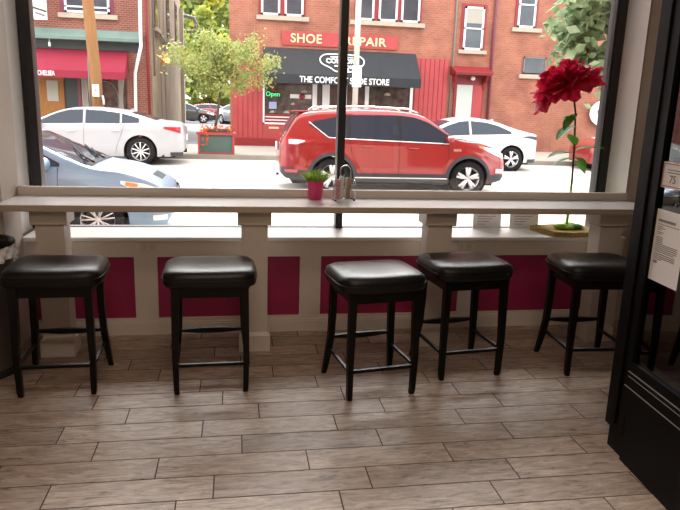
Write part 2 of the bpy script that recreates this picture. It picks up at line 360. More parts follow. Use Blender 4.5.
# ================================================================ STRUCTURE : STREET
def gz(y): return -.05+(y-8)*.0178
b = MB(); b.add([(-30, 7.9, gz(7.9)), (45, 7.9, gz(7.9)), (45, 18.95, gz(18.95)), (-30, 18.95, gz(18.95))], [(0, 1, 2, 3)])
b.add([(-30, 7.9, -.6), (45, 7.9, -.6), (45, 18.95, -.6), (-30, 18.95, -.6)], [(0, 1, 2, 3)])
b.build('street', M['asphalt'], **S)
b = MB()
for x0, y0, x1, y1 in ((-1.3, 8.5, .55, 18.8), (3.9, 8.5, 2.6, 18.8), (8.0, 9, 9.6, 18.8)):
    pts = []; n = 26
    for i in range(n+1):
        t = i/n; pts.append((x0+(x1-x0)*t+random.uniform(-.05, .05), y0+(y1-y0)*t))
    for p, q in zip(pts, pts[1:]):
        b.add([(p[0]-.012, p[1], gz(p[1])+.004), (p[0]+.012, p[1], gz(p[1])+.004), (q[0]+.012, q[1], gz(q[1])+.004), (q[0]-.012, q[1], gz(q[1])+.004)], [(0, 1, 2, 3)])
tag(b.build('pavement_crack', M['crack']), kind='structure')
MB().box(-30, 45, 5.22, 7.9, -.2, -.01).build('sidewalk_near', M['concrete'], **S)
MB().box(-30, 45, 19.1, 23.5, 0, .285).build('sidewalk_far', M['concrete'], **S)
MB().box(-30, 45, 18.93, 19.1, 0, .275).build('curb', M['curb'], **S)
MB().box(-30, 45, 23.5, 95, .0, .283).build('alley_ground', M['lane'], **S)
# ================================================================ COUNTER
ct = empty('bar_counter', (0.8, 4.4, 0), label='long white bar counter on four square posts running across the window', category='counter')
def rel(mb, root):
    l = root.location; mb.v = [(v[0]-l.x, v[1]-l.y, v[2]-l.z) for v in mb.v]; return mb
rel(MB().bbox(-1.503, 3.12, 4.25, YW-.0, 1.015, 1.058, .003), ct).build('worktop', M['laminate'], ct)
rel(MB().box(-1.503, 3.12, 4.2485, 4.25, 1.018, 1.0545), ct).build('edge_band', M['edge'], ct)
rel(MB().bbox(-1.503, 3.12, 4.70, YW+.0, 1.058, 1.118, .004), ct).build('back_rail', M['paint'], ct)
for x0 in (-1.30, .03, 1.357, 2.70):
    x1 = x0+.18
    p = rel(MB().box(x0, x1, 4.345, 4.50, .12, .915), ct).build('post', M['paint'], ct)
    rel(MB().bbox(x0-.025, x1+.025, 4.325, 4.525, .915, 1.015, .004), ct).build('capital', M['paint'], p)
    rel(MB().box(x0-.02, x1+.02, 4.325, 4.52, 0, .115).add([(x0-.02, 4.325, .115), (x1+.02, 4.325, .115), (x1+.02, 4.52, .115), (x0-.02, 4.52, .115), (x0, 4.345, .14), (x1, 4.345, .14), (x1, 4.5, .14), (x0, 4.5, .14)], [(0, 1, 5, 4), (1, 2, 6, 5), (2, 3, 7, 6), (3, 0, 4, 7)]), ct).build('plinth', M['paint'], p)
# ================================================================ STOOLS
def make_stool(name, label):
    r = empty(name, (0, 0, 0), label=label, category='stool', group='black bar stools along the counter')
    # cushion : rounded-square superellipse rings
    mb = MB(); n = 48; vs = []; fs = []
    def ring(a, bb, z, dz=0, e=5):
        out = []
        for k in range(n):
            t = 2*math.pi*k/n; c, s_ = math.cos(t), math.sin(t)
            x = 1.035*a*math.copysign(abs(c)**(2/e), c); y = bb*math.copysign(abs(s_)**(2/e), s_)
            sag = -.012*(1-(x/.28)**2)*0 + dz*(abs(x)/a)**2
            out.append((x, y, z+sag))
        return out
    rings = [ring(.232, .205, .668), ring(.262, .232, .672), ring(.268, .238, .690), ring(.266, .236, .712), ring(.268, .24, .720), ring(.262, .233, .745, .004), ring(.235, .208, .763, .005), ring(.17, .15, .768, .003, 4), ring(.09, .08, .766, 0, 3), ring(.02, .02, .765, 0, 2)]
    for q in rings: vs += q
    for i in range(len(rings)-1):
        for k in range(n): fs.append((i*n+k, i*n+(k+1) % n, (i+1)*n+(k+1) % n, (i+1)*n+k))
    fs.append(tuple(range(n))); fs.append(tuple((len(rings)-1)*n+k for k in range(n)))
    mb.add(vs, fs, True); seat = mb.build('seat', M['leather'], r)
    # stitched welt running round the cushion
    w_ = MB(); pts = ring(.270, .241, .716); w_.tube(pts+[pts[0]], .0035, 5, False); w_.build('welt', M['leather'], seat)
    a = MB().box(-.215, .215, -.198, -.176, .605, .675).box(-.215, .215, .176, .198, .605, .675).box(-.215, -.193, -.19, .19, .605, .675).box(.193, .215, -.19, .19, .605, .675)
    a.box(-.23, .23, -.205, .205, .660, .672)
    a.build('apron', M['blackwood'], r)
    for sx in (-1, 1):
        l = MB().sqtube([(sx*.203, -.19, .0), (sx*.206, -.194, .03), (sx*.209, -.197, .25), (sx*.205, -.192, .45), (sx*.202, -.188, .672)], [(.0135, .0145), (.0155, .0165), (.018, .019), (.021, .021), (.022, .022)])
        l.build('leg', M['blackwood'], r)
        l = MB().sqtube([(sx*.236, .245, 0), (sx*.232, .237, .03), (sx*.222, .212, .14), (sx*.209, .195, .27), (sx*.203, .188, .45), (sx*.202, .188, .672)], [(.014, .014), (.015, .015), (.018, .018), (.02, .02), (.021, .021), (.022, .022)])
        l.build('leg', M['blackwood'], r)
    MB().box(-.2, .2, -.207, -.189, .176, .196).build('stretcher', M['blackwood'], r)
    MB().add(*bow(-.2, .2, .202, .27, .012, .024)).build('stretcher', M['blackwood'], r)
    for sx in (-1, 1): MB().box(sx*.212-.008, sx*.212+.008, -.19, .21, .176, .194).build('stretcher', M['blackwood'], r)
    for sx, sy in ((-.203, -.19), (.203, -.19), (-.236, .245), (.236, .245)):
        MB().lathe([(0, 0), (.012, 0), (.012, .004), (0, .004)], (sx, sy, -.0005), 10).build('foot_glide', M['rubber'], r)
    return r
def bow(x0, x1, y, z, hy, hz):
    # rail that is thicker in its middle
    vs = []; fs = []; n = 10
    for i in range(n+1):
        t = i/n; x = x0+(x1-x0)*t; k = .45+.55*math.sin(math.pi*t)
        vs += [(x, y-hy, z-hz*k), (x, y+hy, z-hz*k), (x, y+hy, z+hz*.5*k), (x, y-hy, z+hz*.5*k)]
    for i in range(n):
        for k in range(4): fs.append((i*4+k, i*4+(k+1) % 4, i*4+4+(k+1) % 4, i*4+4+k))
    fs += [(0, 1, 2, 3), (n*4+3, n*4+2, n*4+1, n*4)]
    return vs, fs
ST = [((-1.060, 3.910), 1.5, 'leftmost black leather bar stool beside the waste bin'),
      ((-.162, 3.865), 1.5, 'black leather bar stool standing square in front of the second counter post'),
      ((.835, 3.71), 9.0, 'black leather bar stool turned and pulled out nearest, in the middle of the row'),
      ((1.495, 3.945), 7.0, 'black leather bar stool under the counter to the right of the pulled-out one'),
      ((2.415, 3.91), -3.0, 'rightmost black leather bar stool partly behind the black cooler')]
st0 = make_stool('bar_stool', ST[0][2])
for i, (p, a, lab) in enumerate(ST):
    s_ = st0 if i == 0 else copy_tree(st0)
    s_.location = (p[0], p[1], .0005); s_.rotation_euler.z = math.radians(a); s_['label'] = lab
# ================================================================ COOLER
fx = empty('display_cooler', (1.98, 2.87, 0), math.radians(-4.2), label='tall black glass-door cooler with taped notices at the right edge', category='cooler')
# local: door face towards -x, length along -y
b = MB().box(-.028, .78, -1.30, -.178, .0, .235).box(-.012, .78, -.178, -.02, 0, .124)
b.build('kick_base', M['fridge'], fx)
b = MB().box(.04, .78, -1.30, -.0, .235, .30).box(.04, .78, -1.30, 0, 2.28, 2.40).box(.73, .78, -1.30, 0, .3, 2.28).box(.04, .73, -.04, 0, .3, 2.28).box(.04, .73, -1.30, -1.26, .3, 2.28)
b.build('cabinet', M['fridge'], fx)
MB().box(.06, .725, -1.255, -.045, .305, .32).box(.715, .725, -1.255, -.045, .32, 2.27).build('lining', M['cavity'], fx)
for z in (.82, 1.22, 1.62, 2.0):
    sh = MB()
    for k in range(16): sh.tube([(.12+k*.036, -1.25, z), (.12+k*.036, -.05, z)], .003, 4)
    sh.tube([(.11, -1.25, z), (.11, -.05, z)], .006, 5)
    sh.build('shelf', M['trimline'], fx)
d = MB().box(-.03, .035, -.175, 0, .125, 2.38).box(-.03, .035, -1.28, -1.12, .235, 2.38).box(-.03, .035, -1.13, -.17, .235, .53).box(-.03, .035, -1.13, -.17, 2.22, 2.38)
dr = d.build('door', M['fridge'], fx)
MB().box(-.012, .002, -1.125, -.17, .525, 2.225).build('pane', M['coolglass'], dr)
MB().box(-.034, -.029, -1.12, -.16, .476, .481).box(-.033, -.029, -1.12, -.16, .452, .455).box(-.034, -.029, -1.12, -.14, .395, .399).build('trim_strip', M['trimline'], dr)
MB().tube([(-.034, -.10, .16), (-.034, -.10, 2.36)], .006, 6).build('edge_bead', M['fridge'], dr)
MB().tube([(-.02, -.168, .54), (-.02, -.168, 2.2)], .006, 6).build('gasket', M['trimline'], dr)
# notices (local frame of the cooler)
def notice(name, y0, y1, z0, z1, label, border=False):
    n_ = empty(name, fx.matrix_world @ Vector((0, 0, 0)), math.radians(-4.2), label=label, category='notice')
    n_.location = (1.98, 2.87, 0)
    MB().box(-.0145, -.0130, y0, y1, z0, z1).build('paper', M['paper'], n_)
    return n_
n1 = notice('price_tag', -.43, -.175, 1.408, 1.525, 'small cream price tag with red border on the cooler glass')
b = MB()
for (a, c, d_, e) in ((-.425, -.18, 1.515, 1.519), (-.425, -.18, 1.414, 1.418), (-.184, -.180, 1.414, 1.519), (-.425, -.421, 1.414, 1.519)): b.box(-.016, -.0146, a, c, d_, e)
b.build('border', M['redink'], n1)
RT = (math.pi/2, 0, -math.pi/2)
text('lettering', '75', .05, M['ink'], (-.0155, -.235, 1.432), n1, RT, .0006)
b = MB()
for k in range(2): b.box(-.016, -.0146, -.34, -.215, 1.488-k*.012, 1.492-k*.012)
b.build('print_lines', M['ink'], n1)
n2 = notice('paper_notice', -.405, -.178, .968, 1.306, 'white printed sheet of small text taped low on the cooler glass')
b = MB(); z = 1.262; k = 0
for (ln, th, gap) in [(.13, .012, .016), (.16, .003, .012), (.04, .003, .008), (.06, .003, .008), (.03, .003, .014), (.05, .003, .008), (.035, .003, .02)]+[(.05, .003, .008)]*4+[(.17, .003, .009)]*4+[(.15, .003, .014)]+[(.16, .003, .009)]*3+[(.06, .003, .01), (.03, .012, .01)]:
    b.box(-.016, -.0146, -.20-ln, -.20, z-th, z); z -= th+gap*.62
b.build('print_lines', M['ink'], n2)
# ================================================================ BIN, OUTLETS, SWITCH
bn = empty('waste_bin', (-1.61, 4.13, .0005), label='dark round waste bin with a bag liner at the left edge', category='bin')
MB().lathe([(0, .0), (.205, 0), (.21, .02), (.205, .05), (.20, .06), (.225, .78), (.225, .80), (.20, .80), (.18, .1), (0, .1)], (0, 0, 0), 40).build('body', M['bin'], bn)
MB().lathe([(.213, .0), (.213, .045), (.206, .05)], (0, 0, 0), 40).build('base_ring', M['rubber'], bn)
MB().lathe([(.236, .826), (.243, .835), (.24, .85), (.19, .86), (.16, .845), (.13, .80)], (0, 0, 0), 40).build('rim', M['blackwood'], bn)
def bagf(u, v):
    a = u*2*math.pi; r = .234+.012*math.sin(a*17+v*5)+.008*math.sin(a*31-v*9)
    return ((r+.006*v)*math.cos(a), (r+.006*v)*math.sin(a), .832-.085*v-.012*math.sin(a*9)*v)
MB().grid(bagf, 140, 8).build('bag_liner', M['bag'], bn)
def outlet(x0, x1, z0, z1, y, lab):
    o = empty('wall_outlet', ((x0+x1)/2, y, z0), label=lab, category='outlet', group='outlets under the sill')
    MB().bbox(x0-(x0+x1)/2, (x1-x0)/2, -.006, 0, 0, z1-z0, .002).build('cover_plate', M['plastic'], o)
    for s_ in (-1, 1):
        m_ = MB().bbox(s_*.027-.016, s_*.027+.016, -.008, -.0055, .02, z1-z0-.02, .001).build('socket', M['plastic'], o)
        MB().box(s_*.027-.007, s_*.027+.007, -.009, -.0078, .028, .031).box(s_*.027-.007, s_*.027+.007, -.009, -.0078, .042, .045).build('slot', M['darkslot'], m_)
outlet(-.70, -.585, .640, .712, YW, 'beige outlet under the sill between the first two stools')
outlet(1.735, 1.85, .640, .712, YW, 'beige outlet under the sill beside the third counter post')
so = empty('light_switch', (3.02, 4.55, .80), label='white switch plate on the side of the last counter post', category='switch')
MB().bbox(-.03, .03, -.012, -.0, -.06, .06, .003).build('cover_plate', M['white'], so); MB().bbox(-.012, .012, -.018, -.011, -.025, .025, .002).build('rocker', M['white'], so)
so.location = (3.045, 4.80, .83)
# ================================================================ COUNTER TOP THINGS
pt = empty('potted_grass', (.568, 4.62, 1.0585), label='small pink pot of green toy grass on the counter', category='plant')
MB().lathe([(0, 0), (.040, 0), (.042, .004), (.056, .118), (.058, .122), (.054, .122), (.050, .105), (0, .105)], (0, 0, 0), 32).build('pot', M['pink'], pt)
g = MB(); random.seed(3)
for k in range(230):
    a = random.random()*2*math.pi; r = .046*math.sqrt(random.random()); lean = r*1.15+random.uniform(0, .03); h = random.uniform(.07, .115)*(1-.25*r/.046)
    x, y = r*math.cos(a), r*math.sin(a); dx, dy = math.cos(a)*lean, math.sin(a)*lean; q = random.random()*6.28; wx, wy = .0035*math.cos(q), .0035*math.sin(q)
    g.add([(x-wx, y-wy, .10), (x+wx, y+wy, .10), (x+dx*.5+wx*.8, y+dy*.5+wy*.8, .10+h*.6), (x+dx*.5-wx*.8, y+dy*.5-wy*.8, .10+h*.6), (x+dx, y+dy, .10+h)], [(0, 1, 2, 3), (3, 2, 4)])
g.build('grass', M['grass'], pt); pt.scale = (1.12, 1.12, 1.15)
cy = empty('packet_caddy', (.772, 4.57, 1.0585), math.radians(6), label='chrome wire caddy of sweetener packets beside the pink pot', category='caddy')
c = MB()
c.tube([(-.075, -.035, .012), (.075, -.035, .012), (.075, .035, .012), (-.075, .035, .012), (-.075, -.035, .012)], .0028, 6)
c.tube([(0, -.035, .012), (0, .035, .012)], .0028, 6)
for x in (-.075, .075):
    for y in (-.035, .035): pass
def arch(x, w_, h_, y=0):
    return [(x-w_, y, .012)]+[(x-w_*math.cos(t*math.pi/12), y, h_-w_+w_*math.sin(t*math.pi/12)) for t in range(13)]+[(x+w_, y, .012)]
c.tube(arch(.008, .040, .255), .004, 8)
c.tube([(v[1]+.075, v[0]-.008, v[2]) for v in arch(0, .030, .150)], .003, 8); c.tube([(v[1]-.075, v[0], v[2]) for v in arch(0, .030, .150)], .003, 8)
for y in (-.035, .035): c.tube([(-.075, y, .012), (-.075, y, .10), (.04, y, .10), (.04, y, .012)], .0025, 6)
c.build('wire_frame', M['chrome'], cy)
for x in (-.07, .07):
    for y in (-.033, .033): MB().lathe([(0, 0), (.007, 0), (.007, .01), (0, .012)], (x, y, .0005), 10).build('foot', M['rubber'], cy)
for (x0, mm, n_, hh) in ((-.066, 'pinkpaper', 5, .140), (-.035, 'whitepaper', 4, .160), (.010, 'kraft', 6, .150)):
    for k in range(n_):
        x = x0+k*.0060
        p = MB().bbox(-.0018, .0018, -.03, .03, 0, hh+random.uniform(-.004, .004), .0008).build('sweetener_packet', M[mm])
        p.location = cy.location+Vector((x, -.0+random.uniform(-.002, .002), .0155)); p.rotation_euler = (0, math.radians(2), math.radians(6))
        lab = {'pinkpaper': 'pink sweetener packet standing in the chrome caddy', 'whitepaper': 'white sugar packet standing in the middle of the chrome caddy', 'kraft': 'brown sugar packet standing in the right half of the chrome caddy'}[mm]
        tag(p, lab, 'packet', {'pinkpaper': 'pink packets in the caddy', 'whitepaper': 'white packets in the caddy', 'kraft': 'brown packets in the caddy'}[mm])
# signs leaning on the glass
for x0, x1, lab in ((1.985, 2.235, 'cream card standing against the window, left of its pair'), (2.315, 2.575, 'cream card standing against the window next to the flower')):
    sg = empty('card_sign', ((x0+x1)/2, 5.10, .753), label=lab, category='sign', group='cards standing in the window')
    wd = (x1-x0)/2
    q = MB().box(-wd, wd, -.003, .003, 0, .30, Matrix.Rotation(math.radians(-5), 4, 'X')).build('card', M['paper'], sg)
    b = MB()
    for k in range(4): b.box(-wd*.7, wd*.6-.03*k, -.0042, -.003, .10-.022*k, .105-.022*k, Matrix.Rotation(math.radians(-5), 4, 'X'))
    b.build('print_lines', M['curb'], sg)
# silk flower
fl = empty('artificial_flower', (2.74, 4.93, .753), label='tall artificial red flower on a coir mat on the window sill', category='flower')
def matf():
    mb = MB(); pts = [(-.27, .10), (-.20, -.20), (-.06, -.235), (.18, -.20), (.27, -.02), (.20, .14), (-.02, .17)]
    n = []
    for i in range(len(pts)):
        p, q = pts[i], pts[(i+1) % len(pts)]
        for t in (0, .33, .66): n.append((p[0]+(q[0]-p[0])*t+random.uniform(-.006, .006), p[1]+(q[1]-p[1])*t+random.uniform(-.006, .006)))
    return mb.prism([(x, y) for x, y in n], .0, .040, 'xy')
matf().build('coir_mat', M['coir'], fl)
stem = [(.005, 0, .02), (.012, 0, .25), (.01, .0, .45), (.0, .005, .7), (-.02, .01, .98), (-.045, .015, 1.10), (-.09, .02, 1.17)]
MB().tube([stem[0], stem[1], (.01, 0, .40)], [.012, .011, .010], 8).build('lower_stem', M['limestem'], fl)
MB().tube([(.01, 0, .40)]+stem[2:], [.009, .009, .008, .008, .008, .008], 8).build('stem', M['stem'], fl)
def leafmesh(mb, base, d, up, L, W, droop=.3, n=6, serr=0):
    d = Vector(d).normalized(); up = Vector(up); sd = d.cross(up).normalized(); up = sd.cross(d).normalized(); vs = []; fs = []
    for i in range(n+1):
        t = i/n; w_ = W*math.sin(math.pi*min(1, t*.96+.02))**.8*(1+(serr if i % 2 else 0))
        c_ = Vector(base)+d*L*t-up*droop*L*t*t
        vs += [c_-sd*w_+up*w_*.3, c_, c_+sd*w_+up*w_*.3]
    for i in range(n): a = i*3; fs += [(a, a+3, a+4, a+1), (a+1, a+4, a+5, a+2)]
    mb.add(vs, fs, True)
for base, d, L, W in (((-.01, 0, .66), (-1, -.2, .1), .20, .035), ((.0, 0, .62), (-1, .3, -.15), .14, .03), ((0, 0, .68), (1, -.1, .35), .21, .035), ((0, .01, .6), (.8, .2, -.35), .15, .03), ((.0, 0, .63), (.3, -.7, -.2), .12, .03), ((0, 0, .72), (-.5, -.3, .8), .12, .03),
                      ((-.01, 0, .88), (-1, -.2, -.35), .17, .042), ((-.01, 0, .98), (-.7, -.2, -.5), .15, .035), ((-.01, 0, .95), (-.75, .2, .1), .10, .03)):
    mb = MB(); leafmesh(mb, base, d, (0, 0, 1), L*1.2, W*1.6, .25); mb.build('leaf', M['leaf'], fl)
for base, d, L, W, mm in (((0, 0, .055), (-1, -.3, .05), .13, .034, 'lime'), ((-.02, -.03, .05), (-.3, -1, .0), .08, .03, 'lime'), ((.02, -.01, .055), (1, -.4, .02), .13, .036, 'leaf'), ((.0, 0, .05), (.3, -1, .0), .07, .03, 'lime'), ((0, 0, .05), (.2, 1, .1), .1, .03, 'leaf')):
    mb = MB(); leafmesh(mb, base, d, (0, 0, 1), L, W, .1); mb.build('leaf', M[mm], fl)
for (x, y, z, a, b_, c_, mm) in ((-.075, -.06, .062, .07, .05, .024, 'lime'), (.055, -.055, .060, .065, .05, .024, 'leafgreen'), (-.02, -.09, .056, .045, .035, .018, 'lime'), (.05, .03, .06, .06, .05, .02, 'lime')):
    mb = MB().lathe([(0, -1), (.5, -.87), (.87, -.5), (1, 0), (.87, .5), (.5, .87), (0, 1)], (0, 0, 0), 14); mb.v = [(v[0]*a+x, v[1]*b_+y, v[2]*c_+z) for v in mb.v]
    mb.build('base_leaf', M[mm], fl)
# flower head : ruffled petals on a tilted disc
hc = Vector((-.145, .02, 1.205)); nrm = Vector((-.56, .10, .82)).normalized(); e1 = Vector((.85, 0, .52)).normalized(); e2 = nrm.cross(e1).normalized()
random.seed(11)
def petal(mb, ang, L, W, lift, off):
    d = e1*math.cos(ang)+e2*math.sin(ang); sd = nrm.cross(d)
    def fn(u, v):
        r = .02+L*u; ww = W*(math.sin(math.pi*(.08+.55*u))**.8)*(2*v-1)
        jag = (.022*math.sin(v*25+ang*3)+.014*math.sin(v*41)-.05*(2*v-1)**4)*u**4
        rip = .020*math.sin(v*17+ang*7)*u+.018*math.sin(v*9+ang)*u
        return hc+d*(r+jag)+sd*ww+nrm*(off+lift*u*u*L+rip)
    mb.grid(fn, 9, 14)
for lay, (n_, L, W, lift, off) in enumerate(((8, .30, .165, -.30, -.015), (8, .29, .16, -.08, .0), (7, .25, .15, .18, .01), (7, .19, .12, .55, .02), (6, .13, .09, 1.0, .03), (5, .08, .05, 1.5, .03))):
    for k in range(n_):
        mb = MB(); petal(mb, 2*math.pi*(k+.5*(lay % 2))/n_+random.uniform(-.12, .12), L*.80*random.uniform(.88, 1.15), W*.85, lift+random.uniform(-.12, .12), off)
        mb.build('petal', M['petal'], fl)
MB().lathe([(0, -.03), (.02, -.025), (.035, 0), (0, .01)], (hc.x, hc.y, hc.z), 12).build('calyx', M['stem'], fl)
# ================================================================ CARS
def interp(pts, x):
    if x <= pts[0][0]: return pts[0][1]
    for (a, b_), (c, d_) in zip(pts, pts[1:]):
        if x <= c: return b_+(d_-b_)*(x-a)/(c-a)
    return pts[-1][1]
def smooth_interp(pts, x):
    # Catmull-Rom in x
    if x <= pts[0][0]: return pts[0][1]
    if x >= pts[-1][0]: return pts[-1][1]
    for i in range(len(pts)-1):
        if x <= pts[i+1][0]:
            p0 = pts[max(i-1, 0)]; p1 = pts[i]; p2 = pts[i+1]; p3 = pts[min(i+2, len(pts)-1)]
            m1 = (p2[1]-p0[1])/(p2[0]-p0[0]+1e-9); m2 = (p3[1]-p1[1])/(p3[0]-p1[0]+1e-9)
            h = p2[0]-p1[0]; s0 = (p2[1]-p1[1])/h
            lim = 3*abs(s0); m1 = max(-lim, min(lim, m1)) if m1*s0 > 0 else 0; m2 = max(-lim, min(lim, m2)) if m2*s0 > 0 else 0
            t = (x-p1[0])/h
            return (2*t**3-3*t*t+1)*p1[1]+(t**3-2*t*t+t)*h*m1+(-2*t**3+3*t*t)*p2[1]+(t**3-t*t)*h*m2
class Car:
    def __init__(s, name, sp, paint, loc, rz, label, group=None):
        s.sp = sp; s.paint = M[paint]
        s.root = empty(name, loc, rz, label=label, category='car', group=group)
        s.build()
    def belt(s, x): return interp(s.sp['belt'], x)
    def top(s, x): return smooth_interp(s.sp['top'], x)
    def plan(s, x):
        L = s.sp['L']/2; u = min(1, abs(x)/L); k = s.sp.get('nose', .60)
        return k+(1-k)*math.sqrt(max(0, 1-u**6.5))
    def W(s, x, z):
        w0 = s.sp['W']/2*s.plan(x); zb = min(s.belt(x), s.top(x)); 
        t = (z-.55)/.5
        if z < .55: k = 1-.07*((.55-z)/.35)**2
        else: k = 1-.045*min(1, max(0, (z-.55)/max(.05, zb-.55)))**2
        k += .012*math.exp(-((z-(zb-.12))/.05)**2)
        if z > zb: k = .955-(z-zb)*s.sp.get('tumble', .42)/(s.sp['W']/2)
        ar = 0
        for xw in s.sp['wheels']:
            d = math.hypot(x-xw, z-s.sp['r']); R = s.sp['r']+.055
            if d < R+.14: ar = max(ar, .028*(1-max(0, d-R)/.14))
        return w0*k+(ar if z < zb-.05 else 0)*1
    def zside(s, x): return s.top(x)-s.crown(x)
    def crown(s, x): return .05 if s.top(x) > s.belt(x)+.15 else .035
    def zbot(s, x):
        z = interp(s.sp['bot'], x); R = s.sp['r']+.055
        for xw in s.sp['wheels']:
            d = abs(x-xw)
            if d < R: z = max(z, s.sp['r']+math.sqrt(R*R-d*d))
        return z
    def patch(s, name, up, lo, m, off=.006, nx=16, nz=5, parent=None, sides=(-1, 1), sm=False):
        f_i = smooth_interp if sm else interp
        x0, x1 = max(up[0][0], lo[0][0]), min(up[-1][0], lo[-1][0]); out = []
        for sd in sides:
            mb = MB()
            def fn(u, v):
                x = x0+(x1-x0)*u; a = f_i(lo, x); b_ = f_i(up, x); z = a+(b_-a)*v
                return (x, sd*(s.W(x, z)+off), z)
            mb.grid(fn, nx, nz)
            out.append(mb.build(name, m, parent or s.root))
        return out
    def topz(s, x, y):
        zs = s.zside(x); w_ = s.W(x, zs); k = min(1, abs(y)/w_)
        return zs+s.crown(x)*math.sqrt(max(0, 1-k**2.6))
    def top_patch(s, name, xa, xb, m, ky=.93, off=.008, bow_=0.0, parent=None, nx=10, ny=14):
        mb = MB()
        def fn(u, v):
            k = (2*v-1); x = xa+(xb-xa)*u; y = k*ky*s.W(x, s.zside(x)); x2 = x - bow_*k*k
            return (x2, y, s.topz(x2, y*s.W(x2, s.zside(x2))/s.W(x, s.zside(x)))+off)
        mb.grid(fn, nx, ny); return mb.build(name, m, parent or s.root)
    def build(s):
        sp = s.sp; L = sp['L']; R = sp['r']+.055
        xs = set()
        n = 110
        for i in range(n+1):
            t = i/n; xs.add(round(-L/2+L*t, 4))
        for k in (.01, .02, .03, .05): xs.add(round(-L/2+k, 4)); xs.add(round(L/2-k, 4))
        for xw in sp['wheels']:
            for a in range(0, 181, 10): xs.add(round(xw+R*math.cos(math.radians(a)), 4))
            xs.add(round(xw+R+.002, 4)); xs.add(round(xw-R-.002, 4))
        xs = sorted(x for x in xs if -L/2 <= x <= L/2)
        NZ, NT = 16, 8; vs = []; fs = []; per = 2*(NZ+1)+2*NT-1
        for x in xs:
            zb, zs = s.zbot(x), s.zside(x); zb = min(zb, zs-.02); sec = []
            for j in range(NZ+1):
                z = zb+(zs-zb)*j/NZ; sec.append((s.W(x, z), z))
            ws = sec[-1][0]
            for j in range(1, NT+1):
                a = math.pi/2*j/NT; y = ws*math.cos(a)**(.55) if j < NT else 0
                sec.append((y, s.topz(x, y)))
            full = [(x, y, z) for y, z in sec]+[(x, -y, z) for y, z in sec[-2::-1]]
            per = len(full); vs += full
        for i in range(len(xs)-1):
            for k in range(per-1): fs.append((i*per+k, i*per+k+1, (i+1)*per+k+1, (i+1)*per+k))
        fs.append(tuple(range(per))); fs.append(tuple((len(xs)-1)*per+k for k in range(per))[::-1])
        body = MB().add(vs, fs, True)
        ob = body.build('body', s.paint, s.root)
        # underbody with wheel wells
        wI = sp['W']/2-.24
        MB().box(-L/2+.25, L/2-.25, -wI, wI, .19, .62).box(-L/2+.5, L/2-.5, -wI-.16, wI+.16, .22, .30).build('underbody', M['dark'], s.root)
        for xw in sp['wheels']:
            MB().lathe([(R-.005, -wI-.19), (R-.005, wI+.19)], (xw, 0, sp['r']), 32, 'y').build('wheel_well', M['dark'], s.root)
        for xw in sp['wheels']:
            for sd in (-1, 1):
                if sp.get('near_only') and sd != sp['near_only']: continue
                s.wheel(xw, sd)
        for fn in sp.get('extras', []): fn(s)
    def wheel(s, xw, sd):
        sp = s.sp; r = sp['r']; y0 = s.W(xw, r+.3)*1.0-.02; y = sd*y0; w_ = .20
        wh = MB().lathe([(r*.66, -w_/2), (r*.78, -w_/2), (r*.95, -w_/2+.012), (r, -w_/2+.045), (r, w_/2-.045), (r*.95, w_/2-.012), (r*.78, w_/2), (r*.66, w_/2)], (0, 0, 0), 36, 'y').build('wheel', M['tyre'], s.root)
        wh.location = (xw, y-sd*w_/2, r)
        f = sd*w_/2
        rim = MB().lathe([(r*.69, f*1.0), (r*.66, f*.97), (r*.62, f*.7), (r*.60, -f*.5)], (0, 0, 0), 36, 'y')
        ns = sp.get('spokes', 5)
        for k in range(ns):
            a = 2*math.pi*k/ns+.3
            for da in ((-.16, .16) if sp.get('twin', True) else (0,)):
                p0 = (r*.10*math.cos(a), f*.86, r*.10*math.sin(a)); p1 = (r*.65*math.cos(a+da), f*.96, r*.65*math.sin(a+da))
                rim.tube([p0, p1], [r*.07*sp.get('sw', 1), r*.055*sp.get('sw', 1)], 5)
        rim.lathe([(0, f*.98), (r*.10, f*.97), (r*.14, f*.85), (r*.14, f*.6)], (0, 0, 0), 20, 'y')
        rim.build('rim', M['alloy'], wh)
        MB().lathe([(0, f*.25), (r*.56, f*.25)], (0, 0, 0), 24, 'y').build('brake_disc', M['dark'], wh)
    def mirror(s, x, z, m=None):
        for sd in (-1, 1):
            y = s.W(x, z); mb = MB(); c_ = (x, sd*(y+.11), z+.03)
            mb.lathe([(0, -.12), (.05, -.11), (.075, -.06), (.085, 0), (.08, .06), (.05, .10), (0, .11)], (0, 0, 0), 14, 'y')
            mb.v = [(v[0]*.9+c_[0], v[1]+c_[1], v[2]*.95+c_[2]) for v in mb.v]
            mb.box(x-.03, x+.04, min(sd*(y-.03), sd*(y+.06)), max(sd*(y-.03), sd*(y+.06)), z-.045, z-.015)
            mb.build('side_mirror', m or s.paint, s.root)
    def handle(s, x, z, m='alloy'):
        for sd in (-1, 1):
            y = sd*(s.W(x, z)+.012); MB().tube([(x-.10, y-sd*.014, z), (x-.085, y+sd*.008, z), (x+.085, y+sd*.008, z), (x+.10, y-sd*.014, z)], .013, 6).build('door_handle', M[m] if isinstance(m, str) else m, s.root)
    def line(s, name, pts, r, m, off=.004):
        for sd in (-1, 1): MB().tube([(x, sd*(s.W(x, z)+off), z) for x, z in pts], r, 5).build(name, m, s.root)
def dens(pts, n=6):
    out = []
    for p, q in zip(pts, pts[1:]):
        for i in range(n): out.append((p[0]+(q[0]-p[0])*i/n, p[1]+(q[1]-p[1])*i/n))
    return out+[pts[-1]]
def rearplate(s, x, z, m='paper'):
    sg = 1 if x > 0 else -1; MB().bbox(min(x, x+sg*.02), max(x, x+sg*.02), -.16, .16, z, z+.15, .004).build('licence_plate', M[m], s.root)
